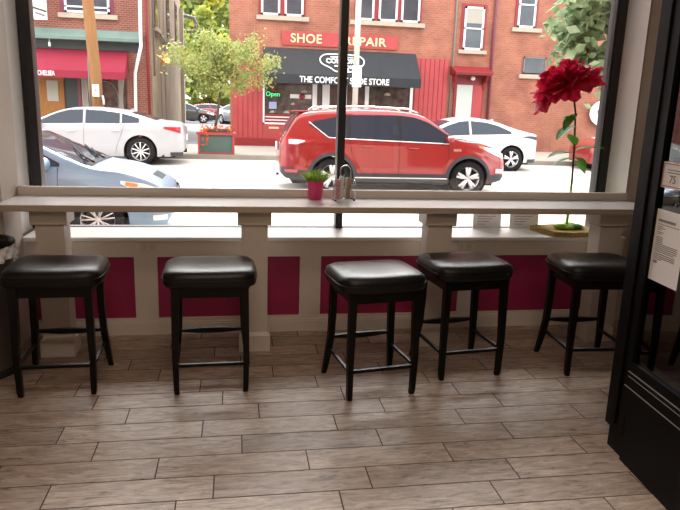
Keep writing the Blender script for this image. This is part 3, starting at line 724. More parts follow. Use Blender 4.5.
# --- red compact SUV : faces +x
def suv_extra(s):
    w_ = [('side_window', [(-1.70, 1.36), (-1.62, 1.42), (-1.05, 1.55), (-.98, 1.553)], [(-1.70, 1.34), (-1.35, 1.13), (-.98, 1.115)]),
          ('side_window', [(-.93, 1.553), (-.1, 1.575), (-.02, 1.575)], [(-.93, 1.115), (-.02, 1.09)]),
          ('side_window', [(.05, 1.572), (.32, 1.545), (.62, 1.44), (1.04, 1.18)], [(.05, 1.085), (.98, 1.06), (1.04, 1.06)])]
    for n_, up, lo in w_: s.patch(n_, up, lo, M['carglass'], .006)
    s.line('window_trim', dens([(-1.72, 1.40), (-1.36, 1.115), (-.95, 1.095), (0, 1.07), (1.0, 1.045)]), .011, M['chrome'], .006)
    s.patch('pillar', [(-.02, 1.573), (.05, 1.573)], [(-.02, 1.09), (.05, 1.087)], M['dark'], .007, 2, 4)
    s.patch('pillar', [(-.98, 1.553), (-.93, 1.555)], [(-.98, 1.115), (-.93, 1.115)], M['dark'], .007, 2, 4)
    s.top_patch('windshield', .62, 1.17, M['carglass'], .9, .008)
    s.top_patch('rear_window', -2.16, -1.93, M['carglass'], .88, .008)
    s.patch('sill_cladding', [(-2.2, .50), (-1.9, .47), (-1.55, .46), (-.9, .42), (.9, .42), (1.8, .45), (2.2, .46)], [(x, max(.27, 0)) for x in (-2.2, 2.2)], M['cladding'], .012, 110, 3) if False else None
    # lower cladding follows the arches
    for sd in (-1, 1):
        mb = MB(); xs = [-2.24+4.46*i/120 for i in range(121)]
        for x0, x1 in zip(xs, xs[1:]):
            q = []
            for x in (x0, x1):
                R2 = s.sp['r']+.055+.065; zt = .43
                for xw in s.sp['wheels']:
                    d = abs(x-xw)
                    if d < R2: zt = max(zt, s.sp['r']+math.sqrt(R2*R2-d*d))
                if x < -1.72: zt = max(zt, .47+(.05 if x < -2.0 else 0))
                z0 = s.zbot(x); zt = max(zt, z0+.002)
                for k in range(4):
                    z = z0+(zt-z0)*k/3; q.append((x, sd*(s.W(x, z)+.012), z))
            mb.add(q, [(k, k+1, k+5, k+4) for k in range(3)], True)
        mb.build('wheel_arch_cladding', M['cladding'], s.root)
    s.patch('rocker_trim', [(-.85, .36), (.98, .36)], [(-.85, .335), (.98, .335)], M['chrome'], .02, 12, 1)
    s.patch('tail_light', [(-2.16, 1.12), (-2.05, 1.11), (-1.62, 1.06)], [(-2.16, .96), (-1.95, .95), (-1.62, 1.045)], M['lamp_red'], .014, 14, 4)
    s.patch('tail_light_lens', [(-2.10, 1.06), (-1.95, 1.065), (-1.80, 1.05)], [(-2.10, .98), (-1.95, .97), (-1.80, 1.03)], M['lamp_clear'], .022, 10, 3)
    s.patch('reflector', [(-2.17, .48), (-1.93, .48)], [(-2.17, .42), (-1.93, .42)], M['lamp_red'], .016, 5, 2)
    s.patch('head_light', [(1.72, 1.00), (1.95, .97), (2.17, .86)], [(1.72, .95), (1.95, .84), (2.17, .76)], M['lamp_clear'], .012, 14, 4)
    s.patch('indicator', [(1.62, 1.02), (1.74, 1.0)], [(1.62, .98), (1.74, .95)], M['lamp_orange'], .012, 4, 2)
    s.patch('fog_light', [(2.0, .56), (2.2, .54)], [(2.0, .47), (2.2, .46)], M['lamp_clear'], .014, 4, 2)
    s.patch('side_badge', [(1.06, .95), (1.26, .95)], [(1.08, .90), (1.24, .90)], M['chrome'], .014, 4, 2)
    for sd in (-1, 1):
        ys = .60
        MB().tube([(-1.6, sd*.58, 1.625), (-1.5, sd*.60, 1.685), (-.6, sd*.61, 1.73), (.2, sd*.60, 1.705), (.42, sd*.58, 1.63)], .018, 6).build('roof_rail', M['chrome'], s.root)
    MB().bbox(-2.02, -1.72, -.62, .62, 1.585, 1.615, .01).build('spoiler', s.paint, s.root)
    s.mirror(.98, 1.10); s.handle(-.62, .96, s.paint); s.handle(.30, .94, s.paint)
    for pts in ([(-.0, 1.08), (.02, .7), (.0, .44)], [(.98, 1.05), (1.0, .8), (.90, .44)], [(-.95, 1.1), (-.92, .85), (-.80, .62), (-.72, .44)]): s.line('door_seam', dens(pts), .0045, M['dark'], .0)
    rearplate(s, -2.27, .82)
    MB().tube([(-2.2, .5, .25), (-2.32, .5, .25)], .035, 10).build('exhaust', M['chrome'], s.root)
SUV = dict(L=4.52, W=1.84, r=.355, wheels=(-1.28, 1.41), tumble=.36, nose=.62, spokes=5, sw=1.5,
    top=[(-2.26, .74), (-2.24, .98), (-2.16, 1.16), (-2.02, 1.42), (-1.9, 1.56), (-1.7, 1.62), (-1.2, 1.665), (-.5, 1.69), (.1, 1.675), (.5, 1.60), (.8, 1.42), (1.17, 1.17), (1.6, 1.10), (2.0, .98), (2.18, .86), (2.26, .62)],
    belt=[(-2.26, 1.12), (-1.4, 1.10), (1.1, 1.04), (1.3, 1.04), (2.26, .80)],
    bot=[(-2.26, .42), (-2.15, .30), (-1.9, .27), (1.9, .25), (2.15, .30), (2.26, .42)], extras=[suv_extra])
Car('suv', SUV, 'carred', (3.20, 13.42, gz(12.5)-.005), 0, 'red compact SUV driving past in the street', None).root.scale = (1.045, 1.0, 1.0)
# --- sedans : face +x in their own frame
def sedan_extra(rl=None, chromeline=True, tl=None, tm='lamp_red'):
    def f(s):
        T = s.sp; a = T['gl']
        for up, lo in a: s.patch('side_window', up, lo, M['carglass'], .006, sm=False)
        if chromeline: s.line('window_trim', dens(T['glline']), .008, M['chrome'], .006)
        s.top_patch('windshield', T['ws'][0], T['ws'][1], M['carglass'], .9, .008)
        s.top_patch('rear_window', T['rw'][0], T['rw'][1], M['carglass'], .86, .008)
        s.patch('tail_light', T['tl'][0], T['tl'][1], M[tm], .012, 10, 3)
        s.patch('head_light', T['hl'][0], T['hl'][1], M['lamp_clear'], .012, 10, 3)
        s.mirror(T['mx'], T['mz'])
        for x, z in T['handles']: s.handle(x, z, 'chrome' if chromeline else s.paint)
        for pts in T['seams']: s.line('door_seam', dens(pts), .004, M['cladding'], .0)
        L = T['L']/2
        rearplate(s, -L-.005, .62)
        s.patch('bumper_lower', [(-L+.04, .34), (-L+.35, .34)], [(-L+.04, .24), (-L+.35, .24)], M['cladding'], .008, 6, 2)
        ax = T['rw'][1]+.12
        z_ = s.topz(ax, 0)
        MB().prism([(ax-.10, z_-.01), (ax+.08, z_-.01), (ax-.05, z_+.06), (ax-.10, z_+.06)], -.02, .02).build('antenna', s.paint, s.root)
    return f
BU = dict(L=5.0, W=1.86, r=.355, wheels=(-1.42, 1.353), tumble=.45, nose=.62, spokes=10, twin=False, sw=.8,
    top=[(-2.5, 0.600), (-2.48, 0.950), (-2.40, 1.067), (-2.2, 1.109), (-1.85, 1.143), (-1.3, 1.302), (-.8, 1.395), (-.2, 1.428), (.25, 1.403), (.6, 1.319), (1.25, 1.050), (1.8, 0.980), (2.3, 0.840), (2.46, 0.700), (2.5, 0.520)],
    belt=[(-2.5, 1.017), (-1.5, 1.025), (1.1, 0.960), (1.4, 0.950), (2.5, 0.700)], bot=[(-2.5, 0.400), (-2.4, 0.270), (-2.1, 0.220), (2.1, 0.200), (2.4, 0.250), (2.5, 0.360)],
    gl=[([(-1.40, 1.168), (-1.12, 1.256), (-.98, 1.281)], [(-1.42, 1.067), (-.98, 1.042)]), ([(-.93, 1.290), (-.5, 1.336), (-.10, 1.353)], [(-.93, 1.042), (-.10, 1.025)]), ([(-.04, 1.353), (.3, 1.336), (.6, 1.244), (1.08, 1.034)], [(-.04, 1.025), (1.08, 0.990)])],
    glline=[(1.10, 1.017), (.6, 1.260), (.3, 1.353), (-.1, 1.370), (-.5, 1.353), (-1.0, 1.290), (-1.42, 1.176), (-1.45, 1.059), (-.9, 1.029), (0, 1.013), (1.08, 0.975)],
    ws=(.62, 1.25), rw=(-1.82, -1.2), tl=([(-2.42, .98), (-2.0, .98)], [(-2.42, .83), (-2.0, .94)]), hl=([(1.9, .86), (2.35, .76)], [(1.9, .80), (2.35, .64)]),
    mx=.98, mz=.98, handles=[(-.85, .86), (.25, .83)], seams=[[(-.07, 1.03), (-.05, .6), (-.07, .30)], [(1.02, .96), (1.0, .6), (.92, .30)], [(-1.05, 1.04), (-.95, .75), (-.85, .5), (-.80, .30)]], extras=[sedan_extra()])
Car('sedan', BU, 'carpearl', (-3.84, 17.98, gz(17.2)), math.pi, 'white sedan parked in front of the crimson awning across the street')
EL = dict(L=4.42, W=1.80, r=.34, wheels=(-1.34, 1.36), tumble=.48, nose=.60, spokes=5, sw=1.2,
    top=[(-2.275, .62), (-2.25, .93), (-2.15, 1.04), (-1.9, 1.09), (-1.45, 1.20), (-.9, 1.37), (-.4, 1.445), (0, 1.44), (.4, 1.35), (1.25, 1.0), (1.7, .90), (2.1, .76), (2.24, .62), (2.275, .5)],
    belt=[(-2.275, .98), (-1.4, 1.0), (1.1, .88), (1.4, .86), (2.275, .62)], bot=[(-2.275, .42), (-2.18, .28), (-1.9, .24), (1.9, .20), (2.2, .24), (2.275, .34)],
    gl=[([(-1.32, 1.09), (-.95, 1.245), (-.60, 1.325), (-.16, 1.355)], [(-1.34, 1.03), (-.16, .985)]), ([(-.10, 1.355), (.15, 1.33), (.5, 1.22), (1.02, .98)], [(-.10, .98), (1.02, .92)])],
    glline=[(1.05, .95), (.5, 1.245), (.15, 1.35), (-.3, 1.37), (-.6, 1.34), (-1.35, 1.08), (-1.3, 1.01), (0, .965), (1.0, .90)],
    ws=(.42, 1.22), rw=(-1.78, -1.1), tl=([(-2.2, .97), (-1.9, .99), (-1.68, .97)], [(-2.2, .86), (-1.9, .92), (-1.68, .95)]), hl=([(1.6, .80), (2.1, .68)], [(1.6, .74), (2.1, .58)]),
    mx=.90, mz=.94, handles=[(-.75, .84), (.2, .80)], seams=[[(-.13, .98), (-.1, .6), (-.12, .28)], [(.98, .9), (.95, .6), (.88, .28)], [(-1.0, 1.0), (-.9, .7), (-.75, .28)]], extras=[sedan_extra(chromeline=False, tm='cladding')])
Car('sedan', EL, 'carwhite', (6.28, 18.0, gz(17.2)), math.pi, 'white sedan parked behind the red SUV by the brick building')
EL2 = dict(EL); EL2['extras'] = [sedan_extra(chromeline=False)]
Car('sedan', EL2, 'carred', (12.4, 18.05, gz(17.2)), math.pi, 'red car parked at the far right beyond the silk flower')
# alley cars
Car('parked_car', dict(EL2, near_only=-1), 'carblack', (-3.7, 49, .285), 0, 'black car parked in the lot behind the alley')
Car('parked_car', dict(EL2, near_only=-1), 'carsilver', (.35, 47.5, .285), math.radians(-60), 'silver car parked in the lot behind the street tree')
Car('parked_car', dict(BU, near_only=-1), 'carred', (-2.0, 54, .285), 0, 'red car parked behind the black car in the lot')
# --- near steel blue hatchback : faces +x
def hb_extra(s):
    T = s.sp
    for up, lo in T['gl']: s.patch('side_window', up, lo, M['carglass'], .006)
    s.top_patch('windshield', .42, 1.16, M['carglass'], .90, .008)
    s.patch('head_light', [(1.58, .80), (1.85, .76), (2.12, .66)], [(1.58, .76), (1.85, .64), (2.12, .56)], M['lamp_clear'], .012, 12, 4)
    s.patch('indicator', [(1.64, .785), (1.78, .76)], [(1.64, .74), (1.78, .70)], M['lamp_orange'], .016, 6, 2)
    s.patch('fog_light', [(1.95, .36), (2.12, .36)], [(1.95, .29), (2.12, .29)], M['lamp_clear'], .012, 4, 2)
    s.mirror(.72, .97)
    s.handle(-.1, .84, s.paint)
    for pts in ([(.86, .95), (.85, .6), (.78, .28)], [(-.2, .98), (-.18, .6), (-.2, .28)]): s.line('door_seam', dens(pts), .004, M['dark'], 0)
    for y0 in (-.5, .15):
        b = MB(); b.tube([(1.22, y0, s.topz(1.22, y0)+.02), (1.05, y0+.1, s.topz(1.05, y0+.1)+.03), (.88, y0+.45, s.topz(.88, y0+.45)+.03)], .012, 6); b.tube([(1.18, y0-.2, s.topz(1.18, y0)+.03), (.98, y0+.38, s.topz(.98, y0+.35)+.035)], .010, 5)
        b.build('wiper', M['dark'], s.root)
    s.top_patch('cowl', 1.16, 1.24, M['dark'], .86, .01)
    # dark scoop and grille
    s.patch('grille', [(2.02, .64), (2.17, .62)], [(2.02, .52), (2.17, .50)], M['dark'], .014, 5, 3)
    b = MB(); b.box(T['L']/2-.01, T['L']/2+.02, -.45, .45, .42, .60); b.build('front_grille', M['dark'], s.root)
    s.line('hood_seam', dens([(1.2, .90), (1.7, .82), (2.0, .72)]), .005, M['dark'], -.01)
    for sd in (-1, 1):
        s.top_patch('hood_trim', 1.9, 2.02, M['dark'], .35, .006) if sd == 1 else None
HB = dict(L=4.35, W=1.76, r=.315, wheels=(-1.25, 1.30), tumble=.45, nose=.60, spokes=7, twin=True, sw=.55,
    top=[(-2.17, .7), (-2.15, 1.0), (-2.0, 1.2), (-1.7, 1.42), (-1.0, 1.47), (-.4, 1.48), (0, 1.45), (.35, 1.36), (.8, 1.16), (1.2, .985), (1.6, .92), (1.95, .80), (2.10, .68), (2.17, .52)],
    belt=[(-2.17, 1.0), (-1.4, 1.0), (.9, .94), (1.2, .90), (2.17, .60)], bot=[(-2.17, .4), (-2.1, .28), (-1.9, .22), (1.85, .18), (2.1, .22), (2.17, .34)],
    gl=[([(-1.5, 1.3), (-.6, 1.38), (-.25, 1.38)], [(-1.5, 1.06), (-.25, 1.0)]), ([(-.18, 1.375), (.1, 1.35), (.5, 1.2), (.88, 1.0)], [(-.18, 1.0), (.88, .96)])], extras=[hb_extra])
Car('hatchback', HB, 'carblue', (-3.00, 9.03, gz(8.2)), 0, 'steel blue hatchback parked close outside the left end of the window')
# ================================================================ WINDOWS ON BUILDINGS
def sash(parent, x0, x1, z0, z1, y, split=.5, frame='whiteframe', t=.07, surround=None, shade=None):
    if surround: box_obj('window_surround', x0-.10, x1+.10, y-.035, y-.0, z0-.0, z1+.10, M[surround], parent)
    f = MB().box(x0, x1, y-.07, y-.03, z0, z0+t).box(x0, x1, y-.07, y-.03, z1-t, z1).box(x0, x0+t, y-.07, y-.03, z0, z1).box(x1-t, x1, y-.07, y-.03, z0, z1)
    zm = z0+(z1-z0)*split; f.box(x0, x1, y-.07, y-.03, zm-.025, zm+.025)
    w_ = f.build('window', M[frame], parent)
    box_obj('pane', x0+t*.8, x1-t*.8, y-.05, y-.036, z0+t*.8, z1-t*.8, M['darkglass'], w_)
    if shade: box_obj('blind', x0+t, x1-t, y-.056, y-.051, z0+(z1-z0)*shade, z1-t, M['curtain'], w_)
    return w_
# ================================================================ SHOE REPAIR BUILDING
FY = 23.5
bd = empty('brick_building', (6, FY, .285), label='orange brick building with a shoe repair shop across the street', category='building')
def R_(mb): return rel(mb, bd)
def bbx(name, x0, x1, y0, y1, z0, z1, m, parent=None): 
    return R_(MB().box(x0, x1, y0, y1, z0, z1)).build(name, M[m], parent or bd)
bbx('wall', -.22, 24, FY, FY+12, .285, 8.5, 'brick')
def rsash(*a, **k):
    before = set(bpy.data.objects); w_ = sash(bd, *a, **k)
    for o in set(bpy.data.objects)-before:
        o.data.transform(Matrix.Translation(-bd.location))
    return w_
rsash(.86, 1.51, 4.76, 6.4, FY, shade=.7); rsash(1.67, 2.32, 4.76, 6.4, FY, shade=.6)
rsash(4.22, 4.83, 4.76, 6.4, FY); rsash(5.00, 5.68, 4.76, 6.4, FY); rsash(5.82, 6.50, 4.76, 6.4, FY)
for a, c in ((.78, 2.40), (4.14, 6.58)): bbx('window_surround', a, c, FY-.03, FY, 4.76, 6.5, 'redtrim')
bbx('window_sill', .70, 2.52, FY-.12, FY, 4.60, 4.745, 'stone'); bbx('window_sill', 3.98, 6.70, FY-.12, FY, 4.60, 4.745, 'stone')
rsash(8.19, 8.93, 3.93, 5.42, FY, surround='redtrim', shade=.62); bbx('window_sill', 8.03, 9.10, FY-.12, FY, 3.79, 3.92, 'stone')
rsash(10.22, 10.90, 4.80, 6.4, FY, surround='redtrim'); bbx('window_sill', 10.03, 11.18, FY-.12, FY, 4.65, 4.79, 'stone')
rsash(12.36, 13.02, 4.86, 6.5, FY, surround='redtrim'); bbx('window_sill', 12.2, 13.25, FY-.12, FY, 4.72, 4.85, 'stone')
rsash(13.2, 13.85, 4.86, 6.5, FY, surround='redtrim')
rsash(10.60, 11.50, 3.17, 3.78, FY, split=0.02, frame='gutter', t=.05); bbx('window_sill', 10.46, 11.68, FY-.12, FY, 3.0, 3.15, 'stone')
# red boarded panels with grooves
def boards(x0, x1, z0, z1, n):
    mb = MB(); w_ = (x1-x0)/n
    for k in range(n): mb.box(x0+k*w_+.012, x0+(k+1)*w_-.012, FY-.07, FY-.04, z0, z1)
    mb.box(x0, x1, FY-.045, FY, z0, z1)
    return R_(mb).build('board_panel', M['redwood'], bd)
boards(-.12, .93, .30, 3.28, 6); boards(6.46, 7.70, .30, 3.55, 7)
bbx('board_cap', -.14, .98, FY-.10, FY, 3.28, 3.36, 'redtrim'); bbx('base_board', -.16, 2.75, FY-.16, FY, .285, .55, 'redtrim')
bbx('stall_riser', .93, 2.74, FY-.06, FY, .55, 1.06, 'redwood'); bbx('mail_slot', 1.15, 1.50, FY-.075, FY-.06, .90, .97, 'cream')
# shop front
bbx('shop_window', .98, 2.74, FY-.03, FY-.01, 1.08, 2.75, 'shopglass')
fr = R_(MB().box(.93, .99, FY-.08, FY, 1.06, 2.75).box(.93, 2.74, FY-.08, FY, 1.06, 1.12)).build('window_frame', M['white'], bd)
bbx('door_post', 2.70, 2.86, FY-.08, FY, .3, 2.75, 'white'); bbx('door_post', 3.06, 3.32, FY-.08, FY, .3, 2.75, 'whiteframe')
bbx('shop_door', 2.86, 3.06, FY-.03, FY-.01, .3, 2.75, 'shopglass'); bbx('entrance', 3.32, 4.4, FY-.03, FY-.01, .3, 2.75, 'shopglass')
bbx('door_post', 3.62, 3.95, FY-.08, FY, .3, 2.75, 'whiteframe'); bbx('door_post', 4.62, 4.76, FY-.08, FY, .3, 2.75, 'white')
bbx('shop_window', 4.4, 6.36, FY-.03, FY-.01, 1.08, 2.75, 'shopglass'); bbx('window_frame', 6.30, 6.40, FY-.08, FY, 1.06, 2.75, 'white')
bbx('stall_riser', 4.76, 6.46, FY-.06, FY, .285, 1.08, 'redwood'); bbx('window_band', 1.0, 2.7, FY-.05, FY-.035, 1.12, 1.42, 'redtrim')
b = R_(MB().box(1.02, 2.6, FY-.06, FY-.05, 1.30, 1.335).box(1.02, 2.5, FY-.06, FY-.05, 1.19, 1.225)); b.build('window_lettering', M['white'], bd)
text('neon_sign', 'Open', .22, M['neon'], (1.03-6, FY-.08-FY, 2.04-.285), bd, ext=.01, sx=1.0)
bbx('window_poster', 1.15, 1.42, FY-.06, FY-.04, 1.60, 1.84, 'bluesign')
b = R_(MB().box(1.90, 2.28, FY-.06, FY-.04, 1.99, 2.13).box(2.36, 2.66, FY-.06, FY-.04, 1.99, 2.13)); b.build('lit_sign', M['white'], bd)
R_(MB().lathe([(0, 0), (.11, 0), (.11, .03), (0, .03)], (2.33, FY-.08, 2.06), 20, 'y')).build('sign_disc', M['redtrim'], bd)
# shoes on display seen as small heaps
random.seed(5)
for k in range(16):
    x = random.choice([random.uniform(1.1, 2.6), random.uniform(4.9, 6.2)]); z = random.choice([1.45, 1.75, 2.2])
    mb = MB().lathe([(0, 0), (.07, .0), (.06, .05), (.03, .09), (.0, .1)], (0, 0, 0), 8); mb.v = [(v[0]*1.7+x, v[1]*.4+FY-.05, v[2]+z) for v in mb.v]
    R_(mb).build('display_shoe', M[random.choice(['kraft', 'curtain', 'bark', 'redtrim'])], bd)
# awning
aw = R_(MB().add([(.93, FY-.01, 3.70), (6.44, FY-.01, 3.70), (6.44, FY-.95, 2.78), (.93, FY-.95, 2.78), (.93, FY-.95, 2.47), (6.44, FY-.95, 2.47), (.93, FY-.93, 2.47), (6.44, FY-.93, 2.47), (.93, FY-.01, 2.47+.31), (6.44, FY-.01, 2.78)],
    [(0, 1, 2, 3), (3, 2, 5, 4), (0, 3, 4, 8), (1, 9, 5, 2)])).build('awning', M['blackcanvas'], bd)
text('awning_lettering', 'THE COMFORT SHOE STORE', .285, M['white'], (2.14-6, -.965, 2.53-.285), aw, ext=.004, bold=.022, sx=.85)
# badge on the slope
sl = math.atan2(.92, .94)  # slope from the horizontal
Mt = Matrix.Translation(Vector((3.68-6, -.50, 3.23-.285))) @ Matrix.Rotation(sl, 4, 'X') @ Matrix.Diagonal((1, 1.4, 1, 1))
def out(t): 
    pts = [(-.78, .12), (-.62, .27), (-.3, .30), (.3, .30), (.62, .27), (.78, .12), (.72, -.06), (.45, -.20), (.25, -.32), (-.25, -.32), (-.45, -.2), (-.72, -.06)]
    n = len(pts); i = int(t*n) % n; f = t*n-int(t*n); p0, p1, p2, p3 = [pts[(i+k-1) % n] for k in range(4)]
    q = [.5*((2*p1[j])+(-p0[j]+p2[j])*f+(2*p0[j]-5*p1[j]+4*p2[j]-p3[j])*f*f+(-p0[j]+3*p1[j]-3*p2[j]+p3[j])*f**3) for j in (0, 1)]
    return Mt @ Vector((q[0], q[1], .02))
b = MB(); pts = [out(k/60) for k in range(61)]; b.tube(pts, .026, 5, False); b.build('badge_outline', M['white'], aw)
t_ = text('badge_lettering', 'COMFORT', .24, M['white'], (0, 0, 0), aw, (0, 0, 0), .006, .03, 'CENTER', 1); t_.matrix_local = Mt @ Matrix.Translation((0, -.02, .02))
t_ = text('badge_lettering', 'SHOES', .15, M['white'], (0, 0, 0), aw, (0, 0, 0), .006, .03, 'CENTER', 1); t_.matrix_local = Mt @ Matrix.Translation((.15, -.20, .02))
b = MB(); 
for x0, x1, y0, y1 in ((-.4, .4, .19, .225), (-.3, .05, -.14, -.10), (-.15, .2, -.27, -.24)): b.box(x0, x1, y0, y1, .012, .026, Mt)
b.build('badge_bars', M['white'], aw)
sb = bbx('sign_board', 1.58, 5.74, FY-.06, FY, 3.80, 4.27, 'redwood')
text('sign_lettering', 'SHOE', .42, M['cream'], (1.88-6, -.075, 3.90-.285), sb, ext=.01, bold=.02, sx=1.02, space=1.06)
text('sign_lettering', 'REPAIR', .40, M['cream'], (3.77-6, -.075, 3.895-.285), sb, ext=.01, bold=.02, sx=1.17, space=1.06)
# door with hood
dd = bbx('door_frame', 7.98, 9.12, FY-.06, FY, .285, 2.95, 'redtrim'); 
box_ = R_(MB().box(8.08, 8.68, FY-.08, FY-.05, .35, 2.68)); df = box_.build('door_leaf', M['paledoor'], bd)
R_(MB().box(8.70, 9.06, FY-.075, FY-.055, .4, 2.68)).build('side_panel', M['redwood'], bd)
hd = R_(MB().box(7.80, 9.22, FY-.62, FY, 3.02, 3.12).add([(7.78, FY-.66, 3.12), (9.24, FY-.66, 3.12), (9.24, FY, 3.34), (7.78, FY, 3.34), (7.78, FY-.66, 3.08), (9.24, FY-.66, 3.08), (9.24, FY, 3.08), (7.78, FY, 3.08)], [(0, 1, 2, 3), (0, 4, 5, 1), (1, 5, 6, 2), (0, 3, 7, 4)])).build('door_hood', M['redtrim'], bd)
for x in (7.90, 9.10): R_(MB().prism([(FY-.5, 3.02), (FY, 3.02), (FY, 2.55), (FY-.08, 2.5), (FY-.15, 2.75), (FY-.38, 2.88)], x-.05, x+.05, 'yz')).build('bracket', M['redtrim'], bd)
R_(MB().lathe([(0, -.08), (.07, -.06), (.09, 0), (.06, .06), (0, .08)], (8.6, FY-.25, 2.92), 12)).build('porch_lamp', M['white'], bd)
R_(MB().tube([(9.34, FY-.08, 8), (9.34, FY-.08, .4)], .055, 8)).build('downspout', M['purple'], bd)
R_(MB().tube([(7.86, FY-.06, 8), (7.86, FY-.06, 3.4), (7.80, FY-.06, .4)], .035, 6)).build('downspout', M['gutter'], bd)
R_(MB().tube([(13.9, FY-.14, 1.9), (13.9, FY-.05, 1.9)], .03, 6)).build('sign_bracket', M['gutter'], bd)
ov = MB(); n = 40
vs = [(.62*math.cos(2*math.pi*k/n), y, .5*math.sin(2*math.pi*k/n)) for y in (-.03, .03) for k in range(n)]
ov.add(vs, [tuple(range(n)), tuple(range(2*n-1, n-1, -1))]+[(k, (k+1) % n, n+(k+1) % n, n+k) for k in range(n)])
ov.v = [(v[0]+14.05, v[1]+FY-.18, v[2]+1.82) for v in ov.v]
R_(ov).build('oval_sign', M['white'], bd)
R_(MB().tube([(13.95, FY-.23, 2.15), (13.72, FY-.23, 1.9), (13.80, FY-.23, 1.66), (13.95, FY-.23, 1.55), (14.15, FY-.23, 1.5)], .02, 5)).build('oval_sign_mark', M['gutter'], bd)
R_(MB().lathe([(0, 0), (.10, 0), (.12, .1), (.09, .2), (0, .22)], (11.2, FY-.25, .30), 12).tube([(11.2, FY-.25, .35), (11.2, FY-.02, .35)], .05, 8)).build('meter', M['gutter'], bd)
# ================================================================ LEFT BUILDING
lb = empty('brick_building', (-5, FY, .285), label='dark red brick building with a crimson awning at the left', category='building')
def RL(mb): return rel(mb, lb)
def lbx(name, x0, x1, y0, y1, z0, z1, m, parent=None): return RL(MB().box(x0, x1, y0, y1, z0, z1)).build(name, M[m], parent or lb)
lbx('wall', -14, -2.92, FY, FY+.35, .285, 8.5, 'brick2')
lbx('side_wall', -14, -2.90, FY+.35, FY+13, .285, 8.0, 'stucco')
lbx('storefront', -6.9, -3.72, FY-.05, FY-.01, .285, 2.6, 'darkgreen')
lbx('door_leaf', -6.46, -5.74, FY-.10, FY-.05, .32, 2.45, 'oak')
lbx('door_light', -6.28, -5.92, FY-.12, FY-.10, 1.62, 2.30, 'curtain')
lbx('wood_panel', -7.2, -6.46, FY-.09, FY-.05, .32, 2.45, 'oak')
lbx('magenta_post', -5.30, -5.20, FY-.09, FY-.04, .3, 2.45, 'purple')
lbx('shop_window', -5.18, -3.74, FY-.07, FY-.05, .95, 2.45, 'shopglass')
for x0, x1 in ((-5.18, -4.86), (-3.98, -3.76)):
    c_ = MB()
    def fn(u, v, x0=x0, x1=x1): return (x0+(x1-x0)*u*(1-.35*math.sin(math.pi*v)), FY-.085+.015*math.sin(u*26), .95+1.5*v)
    c_.grid(fn, 24, 8); RL(c_).build('curtain', M['curtain'], lb)
RL(MB().tube([(-4.4+.42*math.cos(2*math.pi*k/28), FY-.09, 1.72+.62*math.sin(2*math.pi*k/28)) for k in range(29)], .02, 5, False)).build('window_ring', M['gutter'], lb)
# crimson awning with scalloped valance
A0, A1 = -7.6, -3.62
mb = MB().add([(A0, FY-.01, 3.34), (A1, FY-.01, 3.34), (A1+.0, FY-.85, 2.62), (A0, FY-.85, 2.62)], [(0, 1, 2, 3)])
mb.add([(A1, FY-.01, 3.34), (A1, FY-.85, 2.62), (A1, FY-.85, 2.42), (A1, FY-.01, 2.62)], [(0, 1, 2, 3)])
n = 96; vs = []
for k in range(n+1):
    x = A0+(A1-A0)*k/n; vs += [(x, FY-.85, 2.62), (x, FY-.855, 2.40-.03*abs(math.sin(math.pi*k/4)))]
mb.add(vs, [(2*k, 2*k+2, 2*k+3, 2*k+1) for k in range(n)])
la = RL(mb).build('awning', M['crimson'], lb)
text('awning_lettering', 'CHELSEA', .21, M['white'], (-6.33+5+.0, -.87, 2.44-.285), la, ext=.004, bold=.02, sx=.62)
# green cornice
RL(MB().prism([(FY, 3.98), (FY-.08, 3.98), (FY-.42, 3.72), (FY-.42, 3.62), (FY, 3.62)], -9, -3.16, 'yz')).build('cornice', M['copper'], lb)
lbx('fascia', -9, -3.2, FY-.06, FY, 3.34, 3.62, 'darkgreen')
for x in (-6.05,): RL(MB().tube([(x, FY-.3, 3.64), (x, FY-.3, 3.50)], .012, 5).lathe([(0, 0), (.04, 0), (.04, .12), (0, .14)], (x, FY-.3, 3.38), 10)).build('spot_lamp', M['white'], lb)
def lsash(*a, **k):
    before = set(bpy.data.objects); sash(lb, *a, **k)
    for o in set(bpy.data.objects)-before: o.data.transform(Matrix.Translation(-lb.location))
lsash(-5.57, -4.90, 4.50, 6.1, FY, split=.12); lsash(-4.80, -4.15, 4.50, 6.1, FY, split=.12)
lbx('window_surround', -5.70, -4.02, FY-.03, FY, 4.50, 6.2, 'purple'); lbx('window_sill', -5.78, -3.90, FY-.12, FY, 4.33, 4.48, 'stone')
RL(MB().tube([(-3.12, FY-.08, 8), (-3.12, FY-.5, 3.95), (-3.12, FY-.5, 3.5), (-3.40, FY-.10, 2.65), (-3.44, FY-.08, 1.0), (-3.46, FY-.08, .3)], .055, 8)).build('downspout', M['white'], lb)
RL(MB().tube([(-2.98, FY-.05, 8), (-2.98, FY-.05, .3)], .04, 6)).build('corner_trim', M['redtrim'], lb)
# hanging sign at left top
hs = RL(MB().box(-6.56, -6.02, FY-.5, FY-.44, 4.18, 5.2)).build('hanging_sign', M['white'], lb)
RL(MB().prism([(-6.46, 4.52), (-6.02, 4.40), (-6.02, 4.46), (-6.46, 4.58)], FY-.515, FY-.505)).build('sign_stripe', M['bark'], hs)
RL(MB().prism([(-6.36, 4.36), (-6.08, 4.27), (-6.08, 4.33), (-6.36, 4.42)], FY-.515, FY-.505)).build('sign_text', M['gutter'], hs)
RL(MB().tube([(-6.3, FY, 5.1), (-6.3, FY-.47, 5.1)], .02, 6)).build('sign_arm', M['gutter'], hs)
